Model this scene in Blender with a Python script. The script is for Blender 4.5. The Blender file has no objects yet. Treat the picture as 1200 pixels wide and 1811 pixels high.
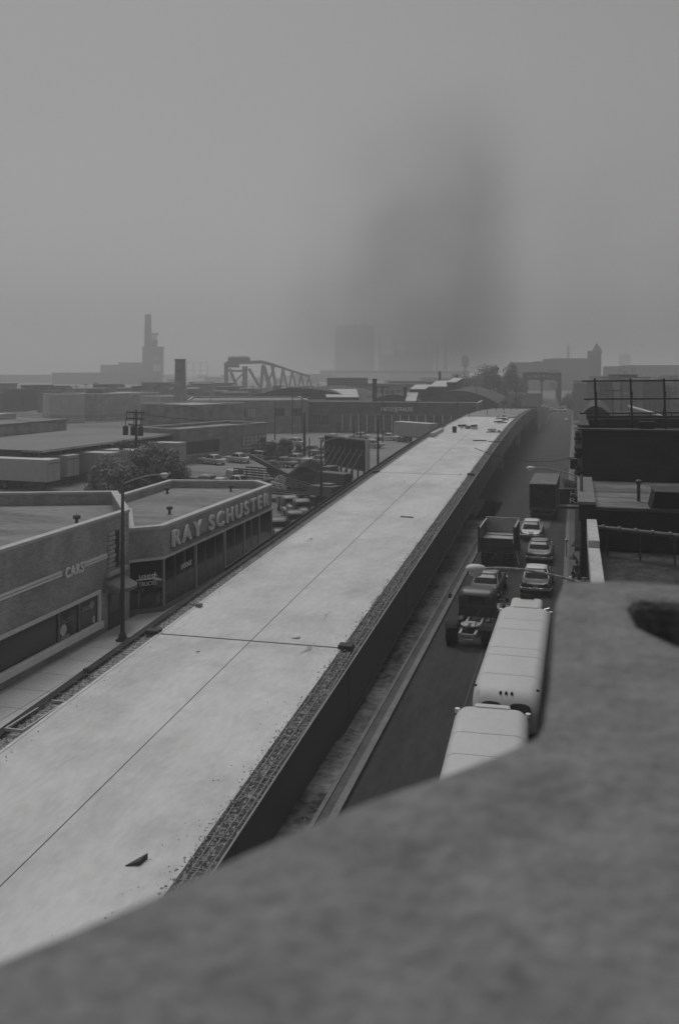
import bpy, bmesh, math, random
from mathutils import Vector, Matrix
R = math.radians
random.seed(7)
scene = bpy.context.scene
col = scene.collection

# ------------------------------------------------------------------ camera
TH = R(13.83)                    # yaw of the camera to the left of the road axis
CZ = 14.3                        # the camera stands on a roof this high
FP, X0, HY = 1540.0, 636.0, 655.0
cd = bpy.data.cameras.new('camera'); cam = bpy.data.objects.new('camera', cd); col.objects.link(cam)
cd.sensor_fit = 'VERTICAL'; cd.sensor_height = 36; cd.sensor_width = 36
cd.lens = FP / 1811 * 36
cd.shift_x = -(X0 - 600) / 1811; cd.shift_y = -(905.5 - HY) / 1811
cd.clip_start = 0.05; cd.clip_end = 20000
cam.location = (0, 0, CZ); cam.rotation_euler = (R(90), 0, TH)
cd.dof.use_dof = True; cd.dof.focus_distance = 70; cd.dof.aperture_fstop = 3.0
scene.camera = cam

# ------------------------------------------------------------------ sky, sun, exposure
SUN_EL, SUN_AZ = 66, -35         # azimuth measured from +Y towards +X
w = bpy.data.worlds.new('World'); scene.world = w; w.use_nodes = True
nt = w.node_tree; nt.nodes.clear()
sk = nt.nodes.new('ShaderNodeTexSky'); sk.sky_type = 'NISHITA'; sk.sun_disc = False
sk.sun_elevation = R(SUN_EL); sk.sun_rotation = R(SUN_AZ)
sk.air_density = 1.6; sk.dust_density = 2.6; sk.ozone_density = 1
bw = nt.nodes.new('ShaderNodeRGBToBW'); bg = nt.nodes.new('ShaderNodeBackground'); wo = nt.nodes.new('ShaderNodeOutputWorld')
bg.inputs['Strength'].default_value = 0.06
nt.links.new(sk.outputs[0], bw.inputs[0]); nt.links.new(bw.outputs[0], bg.inputs[0]); nt.links.new(bg.outputs[0], wo.inputs[0])
sl = bpy.data.lights.new('sun', 'SUN'); sun = bpy.data.objects.new('sun', sl); col.objects.link(sun)
sl.energy = 1.5; sl.angle = R(35); sl.color = (1, .995, .985)
sun.rotation_euler = Vector((math.sin(R(SUN_AZ)) * math.cos(R(SUN_EL)), math.cos(R(SUN_AZ)) * math.cos(R(SUN_EL)), math.sin(R(SUN_EL)))).to_track_quat('Z', 'Y').to_euler()
vs = scene.view_settings; vs.view_transform = 'Standard'; vs.look = 'None'; vs.exposure = 0.0; vs.gamma = 1
scene.render.engine = 'CYCLES'; scene.cycles.volume_bounces = 1; scene.cycles.max_bounces = 8
scene.cycles.transparent_max_bounces = 16

# ------------------------------------------------------------------ pixel -> place helpers
c_, s_ = math.cos(TH), math.sin(TH)
def W(xc, d, z): return Vector((xc * c_ - d * s_, xc * s_ + d * c_, z))
def P(px, py, z=0.0):            # where the sight line meets the level z
    d = FP * (CZ - z) / (py - HY); return W((px - X0) * d / FP, d, z)
def D(px, py, d): return W((px - X0) * d / FP, d, CZ - (py - HY) * d / FP)
def A(px, d, z=0.0): return W((px - X0) * d / FP, d, z)
def N(px, py, n):                # where it meets the vertical plane X = n
    k = (px - X0) / FP; d = n / (k * c_ - s_)
    return Vector((n, d * (k * s_ + c_), CZ - (py - HY) * d / FP))
def dep(v): return -v.x * s_ + v.y * c_
def zt(t, T=((-40, -.6), (-10, .15), (0, .55), (21, 1.55), (28, 1.93), (44, 2.75), (82, 4.45), (100, 5.2), (115, 5.7), (135, 6.2), (160, 6.4), (185, 6.05), (208, 5.3), (260, 2.6), (310, .1))):
    if t <= T[0][0]: return T[0][1]
    for (a, za), (b, zb) in zip(T, T[1:]):
        if t <= b: return za + (zb - za) * (t - a) / (b - a)
    return T[-1][1]

# ------------------------------------------------------------------ materials (the place is photographed in black and white)
MATS = {}
def mat(name, v, rough=.8, var=.25, scale=2.0, detail=6, bump=.0, metal=0, stretch=(1, 1, 1), v2=None, dscale=None, spec=.3, coords='Object', sharp=0):
    if name in MATS: return MATS[name]
    m = bpy.data.materials.new(name); m.use_nodes = True; t = m.node_tree; b = t.nodes['Principled BSDF']
    tc = t.nodes.new('ShaderNodeTexCoord'); mp = t.nodes.new('ShaderNodeMapping'); mp.inputs['Scale'].default_value = stretch
    t.links.new(tc.outputs[coords], mp.inputs[0])
    n1 = t.nodes.new('ShaderNodeTexNoise'); n1.inputs['Scale'].default_value = scale; n1.inputs['Detail'].default_value = detail; n1.inputs['Roughness'].default_value = .6
    n2 = t.nodes.new('ShaderNodeTexNoise'); n2.inputs['Scale'].default_value = dscale or scale * 9; n2.inputs['Detail'].default_value = 4
    t.links.new(mp.outputs[0], n1.inputs[0]); t.links.new(mp.outputs[0], n2.inputs[0])
    mx = t.nodes.new('ShaderNodeMix'); mx.data_type = 'FLOAT'; mx.inputs[0].default_value = .4
    t.links.new(n1.outputs[0], mx.inputs[2]); t.links.new(n2.outputs[0], mx.inputs[3])
    r = t.nodes.new('ShaderNodeMapRange'); lo = v * (1 - var); hi = v * (1 + var) if v2 is None else v2
    r.inputs[1].default_value = .5 - (.2 - sharp * .15); r.inputs[2].default_value = .5 + (.2 - sharp * .15); r.inputs[3].default_value = lo; r.inputs[4].default_value = hi
    t.links.new(mx.outputs[0], r.inputs[0]); t.links.new(r.outputs[0], b.inputs['Base Color'])
    b.inputs['Roughness'].default_value = rough; b.inputs['Metallic'].default_value = metal
    b.inputs['Specular IOR Level'].default_value = spec
    if bump:
        bp = t.nodes.new('ShaderNodeBump'); bp.inputs['Strength'].default_value = bump; bp.inputs['Distance'].default_value = .03
        t.links.new(n2.outputs[0], bp.inputs['Height']); t.links.new(bp.outputs[0], b.inputs['Normal'])
    MATS[name] = m; return m
def brick(name, v, mortar=1.4, bw_=.26, bh=.085, var=.16):
    if name in MATS: return MATS[name]
    m = bpy.data.materials.new(name); m.use_nodes = True; t = m.node_tree; b = t.nodes['Principled BSDF']
    tc = t.nodes.new('ShaderNodeTexCoord'); sp = t.nodes.new('ShaderNodeSeparateXYZ'); t.links.new(tc.outputs['Object'], sp.inputs[0])
    ad = t.nodes.new('ShaderNodeMath'); t.links.new(sp.outputs[0], ad.inputs[0]); t.links.new(sp.outputs[1], ad.inputs[1])
    cb = t.nodes.new('ShaderNodeCombineXYZ'); t.links.new(ad.outputs[0], cb.inputs[0]); t.links.new(sp.outputs[2], cb.inputs[1])
    br = t.nodes.new('ShaderNodeTexBrick'); br.inputs['Scale'].default_value = 1; br.inputs['Brick Width'].default_value = bw_; br.inputs['Row Height'].default_value = bh
    br.inputs['Mortar Size'].default_value = .012; br.inputs['Mortar Smooth'].default_value = .4
    br.inputs['Color1'].default_value = (v * (1 - var),) * 3 + (1,); br.inputs['Color2'].default_value = (v * (1 + var),) * 3 + (1,); br.inputs['Mortar'].default_value = (min(.6, v * mortar),) * 3 + (1,)
    t.links.new(cb.outputs[0], br.inputs[0])
    n = t.nodes.new('ShaderNodeTexNoise'); n.inputs['Scale'].default_value = .6; n.inputs['Detail'].default_value = 7; t.links.new(tc.outputs['Object'], n.inputs[0])
    r = t.nodes.new('ShaderNodeMapRange'); r.inputs[1].default_value = .3; r.inputs[2].default_value = .7; r.inputs[3].default_value = .72; r.inputs[4].default_value = 1.25; t.links.new(n.outputs[0], r.inputs[0])
    mu = t.nodes.new('ShaderNodeVectorMath'); mu.operation = 'SCALE'; t.links.new(br.outputs[0], mu.inputs[0]); t.links.new(r.outputs[0], mu.inputs['Scale'])
    t.links.new(mu.outputs[0], b.inputs['Base Color']); b.inputs['Roughness'].default_value = .9; b.inputs['Specular IOR Level'].default_value = .15
    MATS[name] = m; return m
def glassy(name, v, tr=.55):
    if name in MATS: return MATS[name]
    m = bpy.data.materials.new(name); m.use_nodes = True; t = m.node_tree; t.nodes.clear()
    o = t.nodes.new('ShaderNodeOutputMaterial'); a = t.nodes.new('ShaderNodeBsdfTransparent'); a.inputs[0].default_value = (v, v, v, 1)
    g = t.nodes.new('ShaderNodeBsdfGlossy'); g.inputs[0].default_value = (.9, .9, .9, 1); g.inputs['Roughness'].default_value = .04
    f = t.nodes.new('ShaderNodeFresnel'); f.inputs[0].default_value = 1.28; mx = t.nodes.new('ShaderNodeMixShader')
    t.links.new(f.outputs[0], mx.inputs[0]); t.links.new(a.outputs[0], mx.inputs[1]); t.links.new(g.outputs[0], mx.inputs[2]); t.links.new(mx.outputs[0], o.inputs[0])
    MATS[name] = m; return m
def paint(v, rough=.35): return mat('paint_%d_%d' % (int(v * 1000), int(rough * 100)), v, rough, .12, 1.4, spec=.5)
def steel(v): return mat('steel_%d' % int(v * 1000), v, .6, .25, 1.5, spec=.4, bump=.1)
def gls(): return mat('car_glass', .015, .2, .1, 1, spec=.45)
def glswin(): return mat('window_glass', .035, .15, .35, 1.1, spec=.8)
rubber = lambda: mat('rubber', .02, .85, .3, 5)
chrome = lambda: mat('chrome', .75, .22, .1, 3, metal=.85)

# ------------------------------------------------------------------ mesh builder
class MB:
    def __init__(s): s.v = []; s.f = []
    def _a(s, vs, fs):
        o = len(s.v); s.v += [Vector(x) for x in vs]; s.f += [[i + o for i in f] for f in fs]; return s
    def box(s, x0, x1, y0, y1, z0, z1):
        return s._a([(x0, y0, z0), (x1, y0, z0), (x1, y1, z0), (x0, y1, z0), (x0, y0, z1), (x1, y0, z1), (x1, y1, z1), (x0, y1, z1)],
                    [(0, 3, 2, 1), (4, 5, 6, 7), (0, 1, 5, 4), (1, 2, 6, 5), (2, 3, 7, 6), (3, 0, 4, 7)])
    def hexa(s, b, t):            # four bottom, four top corners
        return s._a(list(b) + list(t), [(0, 3, 2, 1), (4, 5, 6, 7), (0, 1, 5, 4), (1, 2, 6, 5), (2, 3, 7, 6), (3, 0, 4, 7)])
    def prism(s, poly, z0, z1):
        n = len(poly); vs = [(p[0], p[1], z0) for p in poly] + [(p[0], p[1], z1) for p in poly]
        return s._a(vs, [list(range(n))[::-1], list(range(n, 2 * n))] + [(i, (i + 1) % n, (i + 1) % n + n, i + n) for i in range(n)])
    def loft(s, rings, caps=True):
        n = len(rings[0]); vs = [p for r in rings for p in r]; fs = []
        for k in range(len(rings) - 1):
            for i in range(n): fs.append((k * n + i, k * n + (i + 1) % n, (k + 1) * n + (i + 1) % n, (k + 1) * n + i))
        if caps: fs.append(list(range(n))[::-1]); fs.append([(len(rings) - 1) * n + i for i in range(n)])
        return s._a(vs, fs)
    def tube(s, p, q, r, n=8, r2=None):
        p = Vector(p); q = Vector(q); d = (q - p)
        if d.length < 1e-6: return s
        d.normalize(); a = d.orthogonal().normalized(); b = d.cross(a); r2 = r if r2 is None else r2
        return s.loft([[c + (a * math.cos(k * 2 * math.pi / n) + b * math.sin(k * 2 * math.pi / n)) * rr for k in range(n)] for c, rr in ((p, r), (q, r2))])
    def path(s, pts, r, n=8):
        for a, b in zip(pts, pts[1:]): s.tube(a, b, r, n)
        return s
    def bar(s, p, q, w_, h_):     # rectangular bar
        p = Vector(p); q = Vector(q); d = (q - p).normalized(); up = Vector((0, 0, 1))
        if abs(d.z) > .95: up = Vector((1, 0, 0))
        a = d.cross(up).normalized() * w_ / 2; b = a.cross(d).normalized() * h_ / 2
        return s.loft([[c - a - b, c + a - b, c + a + b, c - a + b] for c in (p, q)])
    def lathe(s, prof, c=(0, 0, 0), n=16, axis='z'):
        rings = []
        for r, h in prof:
            ring = []
            for k in range(n):
                a = k * 2 * math.pi / n; x, y = r * math.cos(a), r * math.sin(a)
                v = {'z': (x, y, h), 'x': (h, x, y), 'y': (x, h, y)}[axis]; ring.append(Vector(c) + Vector(v))
            rings.append(ring)
        return s.loft(rings)
    def quad(s, *p): return s._a(p, [tuple(range(len(p)))])
    def build(s, name, m, parent=None, world=False, bevel=0, smooth=False, sub=0, kind=None):
        if world and parent is not None:
            o_ = parent.location; s.v = [v - o_ for v in s.v]
        me = bpy.data.meshes.new(name); me.from_pydata([tuple(v) for v in s.v], [], s.f); me.validate(); 
        bm = bmesh.new(); bm.from_mesh(me); bmesh.ops.recalc_face_normals(bm, faces=bm.faces); bm.to_mesh(me); bm.free()
        me.materials.append(m); o = bpy.data.objects.new(name, me); col.objects.link(o)
        if parent is not None: o.parent = parent
        if smooth:
            for p in me.polygons: p.use_smooth = True
        if bevel:
            b = o.modifiers.new('b', 'BEVEL'); b.width = bevel; b.segments = 2; b.limit_method = 'ANGLE'; b.angle_limit = R(40)
        if sub:
            q = o.modifiers.new('s', 'SUBSURF'); q.levels = sub; q.render_levels = sub
        if kind: o['kind'] = kind
        return o
def thing(name, label, cat, loc=(0, 0, 0), rot=0, group=None):
    o = bpy.data.objects.new(name, None); col.objects.link(o); o.location = loc; o.rotation_euler = (0, 0, rot); o.empty_display_size = .2
    o['label'] = label; o['category'] = cat
    if group: o['group'] = group
    return o
def tag(o, label, cat, group=None):
    o['label'] = label; o['category'] = cat
    if group: o['group'] = group
    return o
def struct(name, mb, m, label, **k):
    o = mb.build(name, m, **k); o['kind'] = 'structure'; o['label'] = label; o['category'] = name.replace('_', ' '); return o
def text(body, size, ext, m, parent, loc, ux, uz=(0, 0, 1), name='lettering', width=None, bold=0, sp=1.0):
    cu = bpy.data.curves.new('t', 'FONT'); cu.body = body; cu.size = size; cu.extrude = ext; cu.offset = bold; cu.align_x = 'LEFT'; cu.space_character = sp
    to = bpy.data.objects.new('t', cu); col.objects.link(to); bpy.context.view_layer.update()
    me = bpy.data.meshes.new_from_object(to.evaluated_get(bpy.context.evaluated_depsgraph_get())); col.objects.unlink(to); bpy.data.objects.remove(to)
    xs = [v.co.x for v in me.vertices]; x0 = min(xs); k = 1 if width is None else width / (max(xs) - x0)
    ux = Vector(ux).normalized(); uz = Vector(uz).normalized(); un = ux.cross(uz)
    for v in me.vertices:
        x, y, z = (v.co.x - x0) * k, v.co.y, v.co.z
        v.co = ux * x + uz * y + un * z
    o = bpy.data.objects.new(name, me); col.objects.link(o); me.materials.clear(); me.materials.append(m)
    loc = Vector(loc)
    if parent is not None: o.parent = parent; loc = loc - Vector(parent.location) if parent.rotation_euler.z == 0 else loc
    o.location = loc; return o
def rr(hw, z0, z1, y, r=.2, n=4, hw2=None):          # rounded rectangle ring across a vehicle
    pts = []
    for (cx, cz, a0) in ((hw - r, z1 - r, 0), (-hw + r, z1 - r, 90), (-hw + r, z0 + r * .4, 180), (hw - r, z0 + r * .4, 270)):
        for k in range(n + 1):
            a = R(a0 + 90 * k / n); rz = r if a0 < 180 else r * .4
            pts.append((cx + r * math.cos(a), y, cz + rz * math.sin(a)))
    return pts
def hr(hx, y0, y1, z, r=.25, n=4):                   # rounded rectangle ring, horizontal
    pts = []
    for (cx, cy, a0) in ((hx - r, y1 - r, 0), (-hx + r, y1 - r, 90), (-hx + r, y0 + r, 180), (hx - r, y0 + r, 270)):
        for k in range(n + 1):
            a = R(a0 + 90 * k / n); pts.append((cx + r * math.cos(a), cy + r * math.sin(a), z))
    return pts
# ------------------------------------------------------------------ ground, roads, pavements
def sheet(name, poly, z, m, label):
    o = MB().quad(*[(p[0], p[1], z) for p in poly]); return struct(name, o, m, label)
def rect(x0, x1, y0, y1): return [(x0, y0), (x1, y0), (x1, y1), (x0, y1)]
sheet('ground', rect(-9000, 9000, -300, 16000), 0, mat('soil_far', .15, .95, .35, .03, dscale=.4), 'grey open ground spreading to the horizon')
sheet('soil', rect(-19.9, -7.55, -20, 96), .008, mat('soil', .14, .95, .75, .3, 9, .6, dscale=3, sharp=.6), 'bare trampled soil strip beside the ramp')
sheet('main_road', rect(-7.3, -.75, -20, 420), .012, mat('asphalt', .02, .75, .55, .5, 9, .15, dscale=3, stretch=(1.6, .3, 1), sharp=.5), 'dark asphalt street full of waiting traffic')
sheet('cross_street', [(-44, 86), (-44, 106), (-8, 128), (-7.3, 128), (-7.3, 83), (-12, 84)], .008, mat('asphalt', .043), 'dark cross street passing under the ramp')
sheet('service_road', [(-7.3, 128), (-15, 124), (-19, 150), (-14, 235), (-7.3, 235)], .009, mat('asphalt_service', .032, .85, .35, .2, 8), 'dark roadway below the ramp crest')  # dark, slightly mottled asphalt sheet under the crest
sheet('far_road', [(-22, 300), (-.75, 300), (-4, 420), (-22, 420)], .016, mat('asphalt_pale', .07, .8, .2, .1, 6), 'paler roadway leading to the far bridge')
lotm = mat('lot_gravel', .19, .95, .3, .12, 9, .2, dscale=1.4)
sheet('car_lot', [(-24.6, 71), (-24.6, 108), (-60, 118), (-90, 150), (-120, 150), (-110, 60), (-36, 52), (-36, 71)], .010, mat('lot_gravel2', .15, .95, .35, .15, 9, .2, dscale=1.4), 'worn gravel car lot behind the showroom')
sheet('trailer_lot', [(-20.4, 104), (-20.4, 200), (-95, 192), (-75, 122)], .014, mat('lot_gravel', .19), 'pale paved lot in front of the trailer works')
conc = mat('kerb_concrete', .26, .85, .25, .8, dscale=6, bump=.2)
dconc = mat('kerb_dark', .14, .85, .3, .8, dscale=6)
k = MB().box(-7.55, -7.3, -20, 84, 0, .16).box(-8.05, -7.9, -20, 80, 0, .1)
struct('kerb', k, mat('kerb_mid', .17, .85, .3, .8, dscale=6), 'concrete kerb along the left edge of the street')
struct('gutter', MB().box(-7.9, -7.552, -20, 81, 0, .05), mat('gutter_d', .09, .9, .4, .8), 'grimy gutter strip behind the kerb')
struct('pavement', MB().prism([(-.45, -10), (.6, -10), (.6, 160), (-.45, 160)], 0, .15), mat('pavement', .10, .9, .2, .5, dscale=5), 'narrow pavement below the right hand buildings')
struct('kerb_stone', MB().prism([(-.75, -10), (-.455, -10), (-.455, 160), (-.75, 160)], 0, .145), mat('kerb_light', .15, .8, .3, .8), 'pale worn kerb stones at the right of the street')
# left pavement with slab joints
pv = MB(); y = 8.0
while y < 71.6:
    for x0, x1 in ((-24.6, -22.52), (-22.49, -20.42)): pv.box(x0, x1, y, y + 1.97, 0, .15)
    y += 2.0
struct('sidewalk', pv, mat('sidewalk', .5, .85, .22, .5, 6, .1, dscale=7), 'pale slab sidewalk in front of the shops', bevel=.012)
struct('far_kerb', MB().prism([(-13.2, 79.5), (-8.5, 80.6), (-7.7, 84), (-8, 84), (-8.8, 81), (-13.2, 80)], 0, .15), conc, 'curved kerb where the soil strip ends at the cross street')
struct('island_kerb', MB().box(-10.1, -9.3, 84, 94, 0, .5), mat('kerb_light', .15), 'concrete footing island under the ramp')
struct('road_patch', MB().quad((-6.9, 79, .016), (-2.2, 80.5, .016), (-2.2, 84.5, .016), (-7.2, 83.5, .016)), mat('patch', .10, .9, .3, .8), 'paler concrete patch across the street')
# a man hole and rail groove in the street
for x, y in ((-4.45, 99), ):
    o = MB().lathe([(.0, 0), (.45, 0), (.45, .02), (.38, .024), (0, .024)], (x, y, .014), 20).build('manhole_cover', steel(.018)); tag(o, 'round dark manhole cover set in the asphalt', 'manhole cover')
struct('road_joint', MB().box(-4.58, -4.53, -20, 86, .013, .017), mat('joint_pale', .075, .8, .2), 'thin seam line running along the asphalt lane')
cable = MB(); a = D(838, 792, 92); b = D(1026, 806, 92)
cable.path([a.lerp(b, i / 16) - Vector((0, 0, 1.0 * 4 * (i / 16) * (1 - i / 16))) for i in range(17)], .035, 6)
tag(cable.build('cable', steel(.012)), 'black cable sagging across the street', 'cable')

# ------------------------------------------------------------------ the ramp
ramp = thing('overpass_ramp', 'unfinished elevated concrete roadway rising on dark steel girders', 'overpass', (0, 0, 0))
XL, XR = -19.1, -8.9
ts = [-20 + 4 * i for i in range(58)]
def sweep(x0, x1, dz0, dz1, t0=-20, t1=208, step=4, fz=zt):
    m = MB(); n = int((t1 - t0) / step); rings = []
    for i in range(n + 1):
        t = t0 + (t1 - t0) * i / n; z = fz(t); rings.append([(x0, t, z + dz0), (x1, t, z + dz0), (x1, t, z + dz1), (x0, t, z + dz1)])
    return m.loft(rings)
deckm = mat('deck_concrete', .52, .88, .16, .35, 9, .12, stretch=(1, .35, 1), dscale=5)
t_ = deckm.node_tree; bs = t_.nodes['Principled BSDF']
# darker tyre and water stains with a shape of their own
old = bs.inputs['Base Color'].links[0].from_socket
nz = t_.nodes.new('ShaderNodeTexNoise'); nz.inputs['Scale'].default_value = .22; nz.inputs['Detail'].default_value = 10; nz.inputs['Roughness'].default_value = .72
tc = t_.nodes.new('ShaderNodeTexCoord'); t_.links.new(tc.outputs['Object'], nz.inputs[0])
mr = t_.nodes.new('ShaderNodeMapRange'); mr.inputs[1].default_value = .32; mr.inputs[2].default_value = .56; mr.inputs[3].default_value = .76; mr.inputs[4].default_value = 1.04
t_.links.new(nz.outputs[0], mr.inputs[0]); mm = t_.nodes.new('ShaderNodeMath'); mm.operation = 'MULTIPLY'
t_.links.new(old, mm.inputs[0]); t_.links.new(mr.outputs[0], mm.inputs[1]); t_.links.new(mm.outputs[0], bs.inputs['Base Color'])
# two slabs beside the centre joint, broken by three expansion joints
jts = [-20, 36.2, 82.0, 128.0, 150]
for a, b in zip(jts, jts[1:]):
    sweep(-18.2, -13.89, -.35, 0, a + .06, b - .06).build('deck_slab', deckm, ramp)
    sweep(-13.85, -9.72, -.35, 0, a + .06, b - .06).build('deck_slab', deckm, ramp)
rough = mat('deck_rough', .22, .95, .55, .5, 9, .5, dscale=3)
sweep(-18.2, -9.72, -.35, -.03, 150.06, 208).build('unpoured_deck', rough, ramp)
for a in jts[1:4]:
    z = zt(a); MB().box(-18.2, -9.72, a - .035, a + .035, z - .12, z - .015).build('expansion_joint', mat('joint_dark', .06, .9), ramp)
sweep(-13.89, -13.85, -.3, -.012, -20, 150).build('centre_joint', mat('joint_dark', .06), ramp)
rnd = random.Random(21)
for k in range(9):
    t0 = rnd.uniform(20, 110); x0 = rnd.choice((rnd.uniform(-17.8, -14.4), rnd.uniform(-13.4, -10.2))); m = MB(); x, t = x0, t0; wd = rnd.uniform(.05, .16); pts = []
    for i in range(14): pts.append((x, t, wd * rnd.uniform(.2, 1) * math.sin(math.pi * (i + .5) / 14))); t += rnd.uniform(.06, .2); x += rnd.uniform(-.1, .1)
    m._a([(p[0] - p[2], p[1], zt(p[1]) + .003) for p in pts] + [(p[0] + p[2], p[1], zt(p[1]) + .003) for p in pts], [(i, i + 1, i + 15, i + 14) for i in range(13)])
    m.build('oil_stain', mat('deck_stain', .27, .9, .3, 3), ramp)
# raw edge strips with reinforcing steel
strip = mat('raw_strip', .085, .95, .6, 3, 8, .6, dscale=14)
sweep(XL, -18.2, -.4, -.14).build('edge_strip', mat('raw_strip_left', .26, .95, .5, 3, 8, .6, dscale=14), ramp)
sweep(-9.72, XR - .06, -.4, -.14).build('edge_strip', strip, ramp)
sweep(-18.34, -18.2, -.14, .02, -20, 150).build('kerb_lip', mat('kerb_light2', .5, .85, .2), ramp)
gir = mat('girder_steel', .085, .55, .18, .25, 5, stretch=(1, .25, 1), spec=.45)
sweep(XR - .05, XR, -2.15, -.02, -20, 208).build('girder', gir, ramp)
sweep(XL, XL + .05, -2.15, -.02, -20, 208).build('girder', gir, ramp)
sweep(XR - .04, XR + .02, -.02, .012, -20, 208).build('flange', mat('flange_pale', .2, .5, .2), ramp)
sweep(XL - .12, XL + .1, -.02, .02, -20, 208).build('flange', mat('flange_dark', .03, .9, .4, 2), ramp)
sweep(XR - .2, XR + .12, -2.19, -2.15, -20, 208).build('flange', steel(.03), ramp)
for x in (-11.5, -14, -16.5): sweep(x, x + .3, -1.7, -.35, -20, 208, 8).build('inner_girder', steel(.05), ramp)
for i in range(19):
    t = -14.5 + 12.2 * i
    if t > 205: break
    z = zt(t); MB().box(XR, XR + .02, t, t + .1, z - 2.13, z - .03).build('stiffener', gir, ramp)
for t in (36.2, 82, 128, 168):
    z = zt(t) - 2.2
    if z < .6: z = .6
    MB().box(-18.6, -9.4, t - .5, t + .5, z - .5, z).build('pier_cap', conc, ramp, bevel=.04)
    for x in (-17.5, -14, -10.5): MB().box(x - .4, x + .4, t - .4, t + .4, 0, z - .5).build('pier_column', conc, ramp, bevel=.05)
# descending far approach with retaining walls
fz = zt
m = MB(); rings = []
for t in (208, 235, 260, 285, 310): z = zt(t); rings.append([(-19.1, t, 0), (-8.4, t, 0), (-8.4, t, z), (-19.1, t, z)])
m.loft(rings).build('approach_fill', mat('approach', .3, .9, .3, .3), ramp)
m = MB(); rings = []
for t in (206, 235, 260, 285, 312): z = zt(t); rings.append([(-8.4, t, 0), (-8.05, t, 0), (-8.05, t, z + .75), (-8.4, t, z + .75)])
m.loft(rings).build('retaining_wall', mat('wall_pale', .36, .85, .15, .4), ramp)
# arched haunch of the last girder
m = MB(); pts = []
for i in range(9):
    t = 172 + 34 * i / 8; pts.append((t, zt(t) - 2.1 - .9 * abs(i - 4) ** 2 / 16))
m.loft([[(-8.95, t, zt(t) - 2.0), (-8.9, t, zt(t) - 2.0), (-8.9, t, z), (-8.95, t, z)] for t, z in pts]).build('girder_haunch', gir, ramp)
# near-black strip along the gap outside the left girder
sweep(-20.0, -19.22, -.55, -.45, -20, 165).build('gap_strip', mat('gap_strip_dark', .03, .95, .4, 1.5, stretch=(1, .2, 1)), ramp)
for x0, x1, dz in ((-20.05, -19.97, -.3), ): sweep(x0, x1, -.5, dz, 48, 160).build('formwork_rail', mat('wood_rail', .05, .9, .3, 1), ramp)
# rebar mats
rb = MB(); t = 14.0
while t < 128:
    z = zt(t)
    rb.bar((XR - .12, t, z - .07 + random.uniform(-.02, .03)), (-9.75 + random.uniform(-.1, .3), t + random.uniform(-.12, .12), z - .05), .022, .022)
    if random.random() < .6:
        x = random.uniform(-9.6, -9.2); rb.path([(x - .14, t, z - .12), (x - .14, t, z + .13), (x + .14, t + .03, z + .14), (x + .14, t, z - .12)], .012, 4)
    t += random.choice((.3, .42, .55, .8)) + random.uniform(-.06, .06)
for x in (-9.6, -9.33, -9.08):
    pts = [(x + random.uniform(-.1, .1), 14 + 2.5 * i, zt(14 + 2.5 * i) - .05) for i in range(46)]
    for a, b in zip(pts, pts[1:]): rb.bar(a, b, .022, .022)
rb.build('rebar_mat', mat('rebar', .26, .8, .4, 3), ramp, kind='stuff')
rb = MB(); t = 14.0
while t < 128:
    z = zt(t); rb.bar((XL + .15, t, z - .06), (-18.4, t + random.uniform(-.1, .1), z - .07), .022, .022); t += .38
    if random.random() < .5:
        x = random.uniform(-18.9, -18.5); rb.path([(x - .12, t, z - .1), (x - .12, t, z + .12), (x + .12, t + .05, z + .1), (x + .12, t, z - .1)], .012, 4)
rb.build('rebar_mat', mat('rebar', .26), ramp, kind='stuff')
def stones(n, fx, t0, t1, s0, s1, dz, dens=1.0):
    m = MB()
    for _ in range(n):
        t = t0 + (t1 - t0) * random.random() ** dens; x = fx(t); s = random.uniform(s0, s1); z = zt(t) + dz
        a = random.uniform(0, 6.28); ca, sa = math.cos(a) * s, math.sin(a) * s; k = random.uniform(.35, .9)
        m._a([(x + ca, t + sa, z), (x - sa * k, t + ca * k, z), (x - ca, t - sa, z), (x + sa * k, t - ca * k, z), (x + ca * .4, t + sa * .4, z + s * random.uniform(.5, 1.1)), (x - ca * .4, t, z + s * random.uniform(.4, 1))],
             [(0, 1, 5, 4), (1, 2, 5), (2, 3, 5), (3, 0, 4), (3, 4, 5), (0, 3, 2, 1)])
    return m
o = stones(6500, lambda t: min(-9.0, random.gauss(-9.5, .24)), 14, 130, .02, .085, -.12, 1.5).build('rubble', mat('rubble_pale', .42, .9, .6, 12)); o['kind'] = 'stuff'; tag(o, 'concrete crumbs and rubble among the bars along the right deck edge', 'rubble')
o = stones(3800, lambda t: random.uniform(-19.02, -18.3), 14, 130, .025, .08, -.13, 1.5).build('rubble', mat('rubble_pale2', .5, .9, .5, 12)); o['kind'] = 'stuff'; tag(o, 'concrete crumbs and rubble along the left deck edge', 'rubble')
o = stones(1500, lambda t: random.gauss(-9.78, .09), 14, 130, .02, .06, -.01, 1.4).build('rubble', mat('rubble_edge', .4, .9, .4, 12)); o['kind'] = 'stuff'; tag(o, 'ragged line of concrete crumbs spilling over the right slab edge', 'rubble')
o = stones(700, lambda t: random.choice((random.gauss(-10.2, .35), random.gauss(-17.9, .2))), 14, 128, .01, .035, 0, 1.2).build('grit', mat('grit', .12, .9, .6, 12)); o['kind'] = 'stuff'; tag(o, 'fine grit scattered along the deck margins', 'grit')
o = stones(420, lambda t: random.gauss(-8.3, .22), 14, 80, .012, .045, -0, 1).build('gravel', mat('rubble_pale', .3))
for v in o.data.vertices: pass
me = o.data
for v in me.vertices: v.co.z -= zt(v.co.y) - .005
o['kind'] = 'stuff'; tag(o, 'loose stones lying on the soil beside the kerb', 'gravel')
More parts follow.
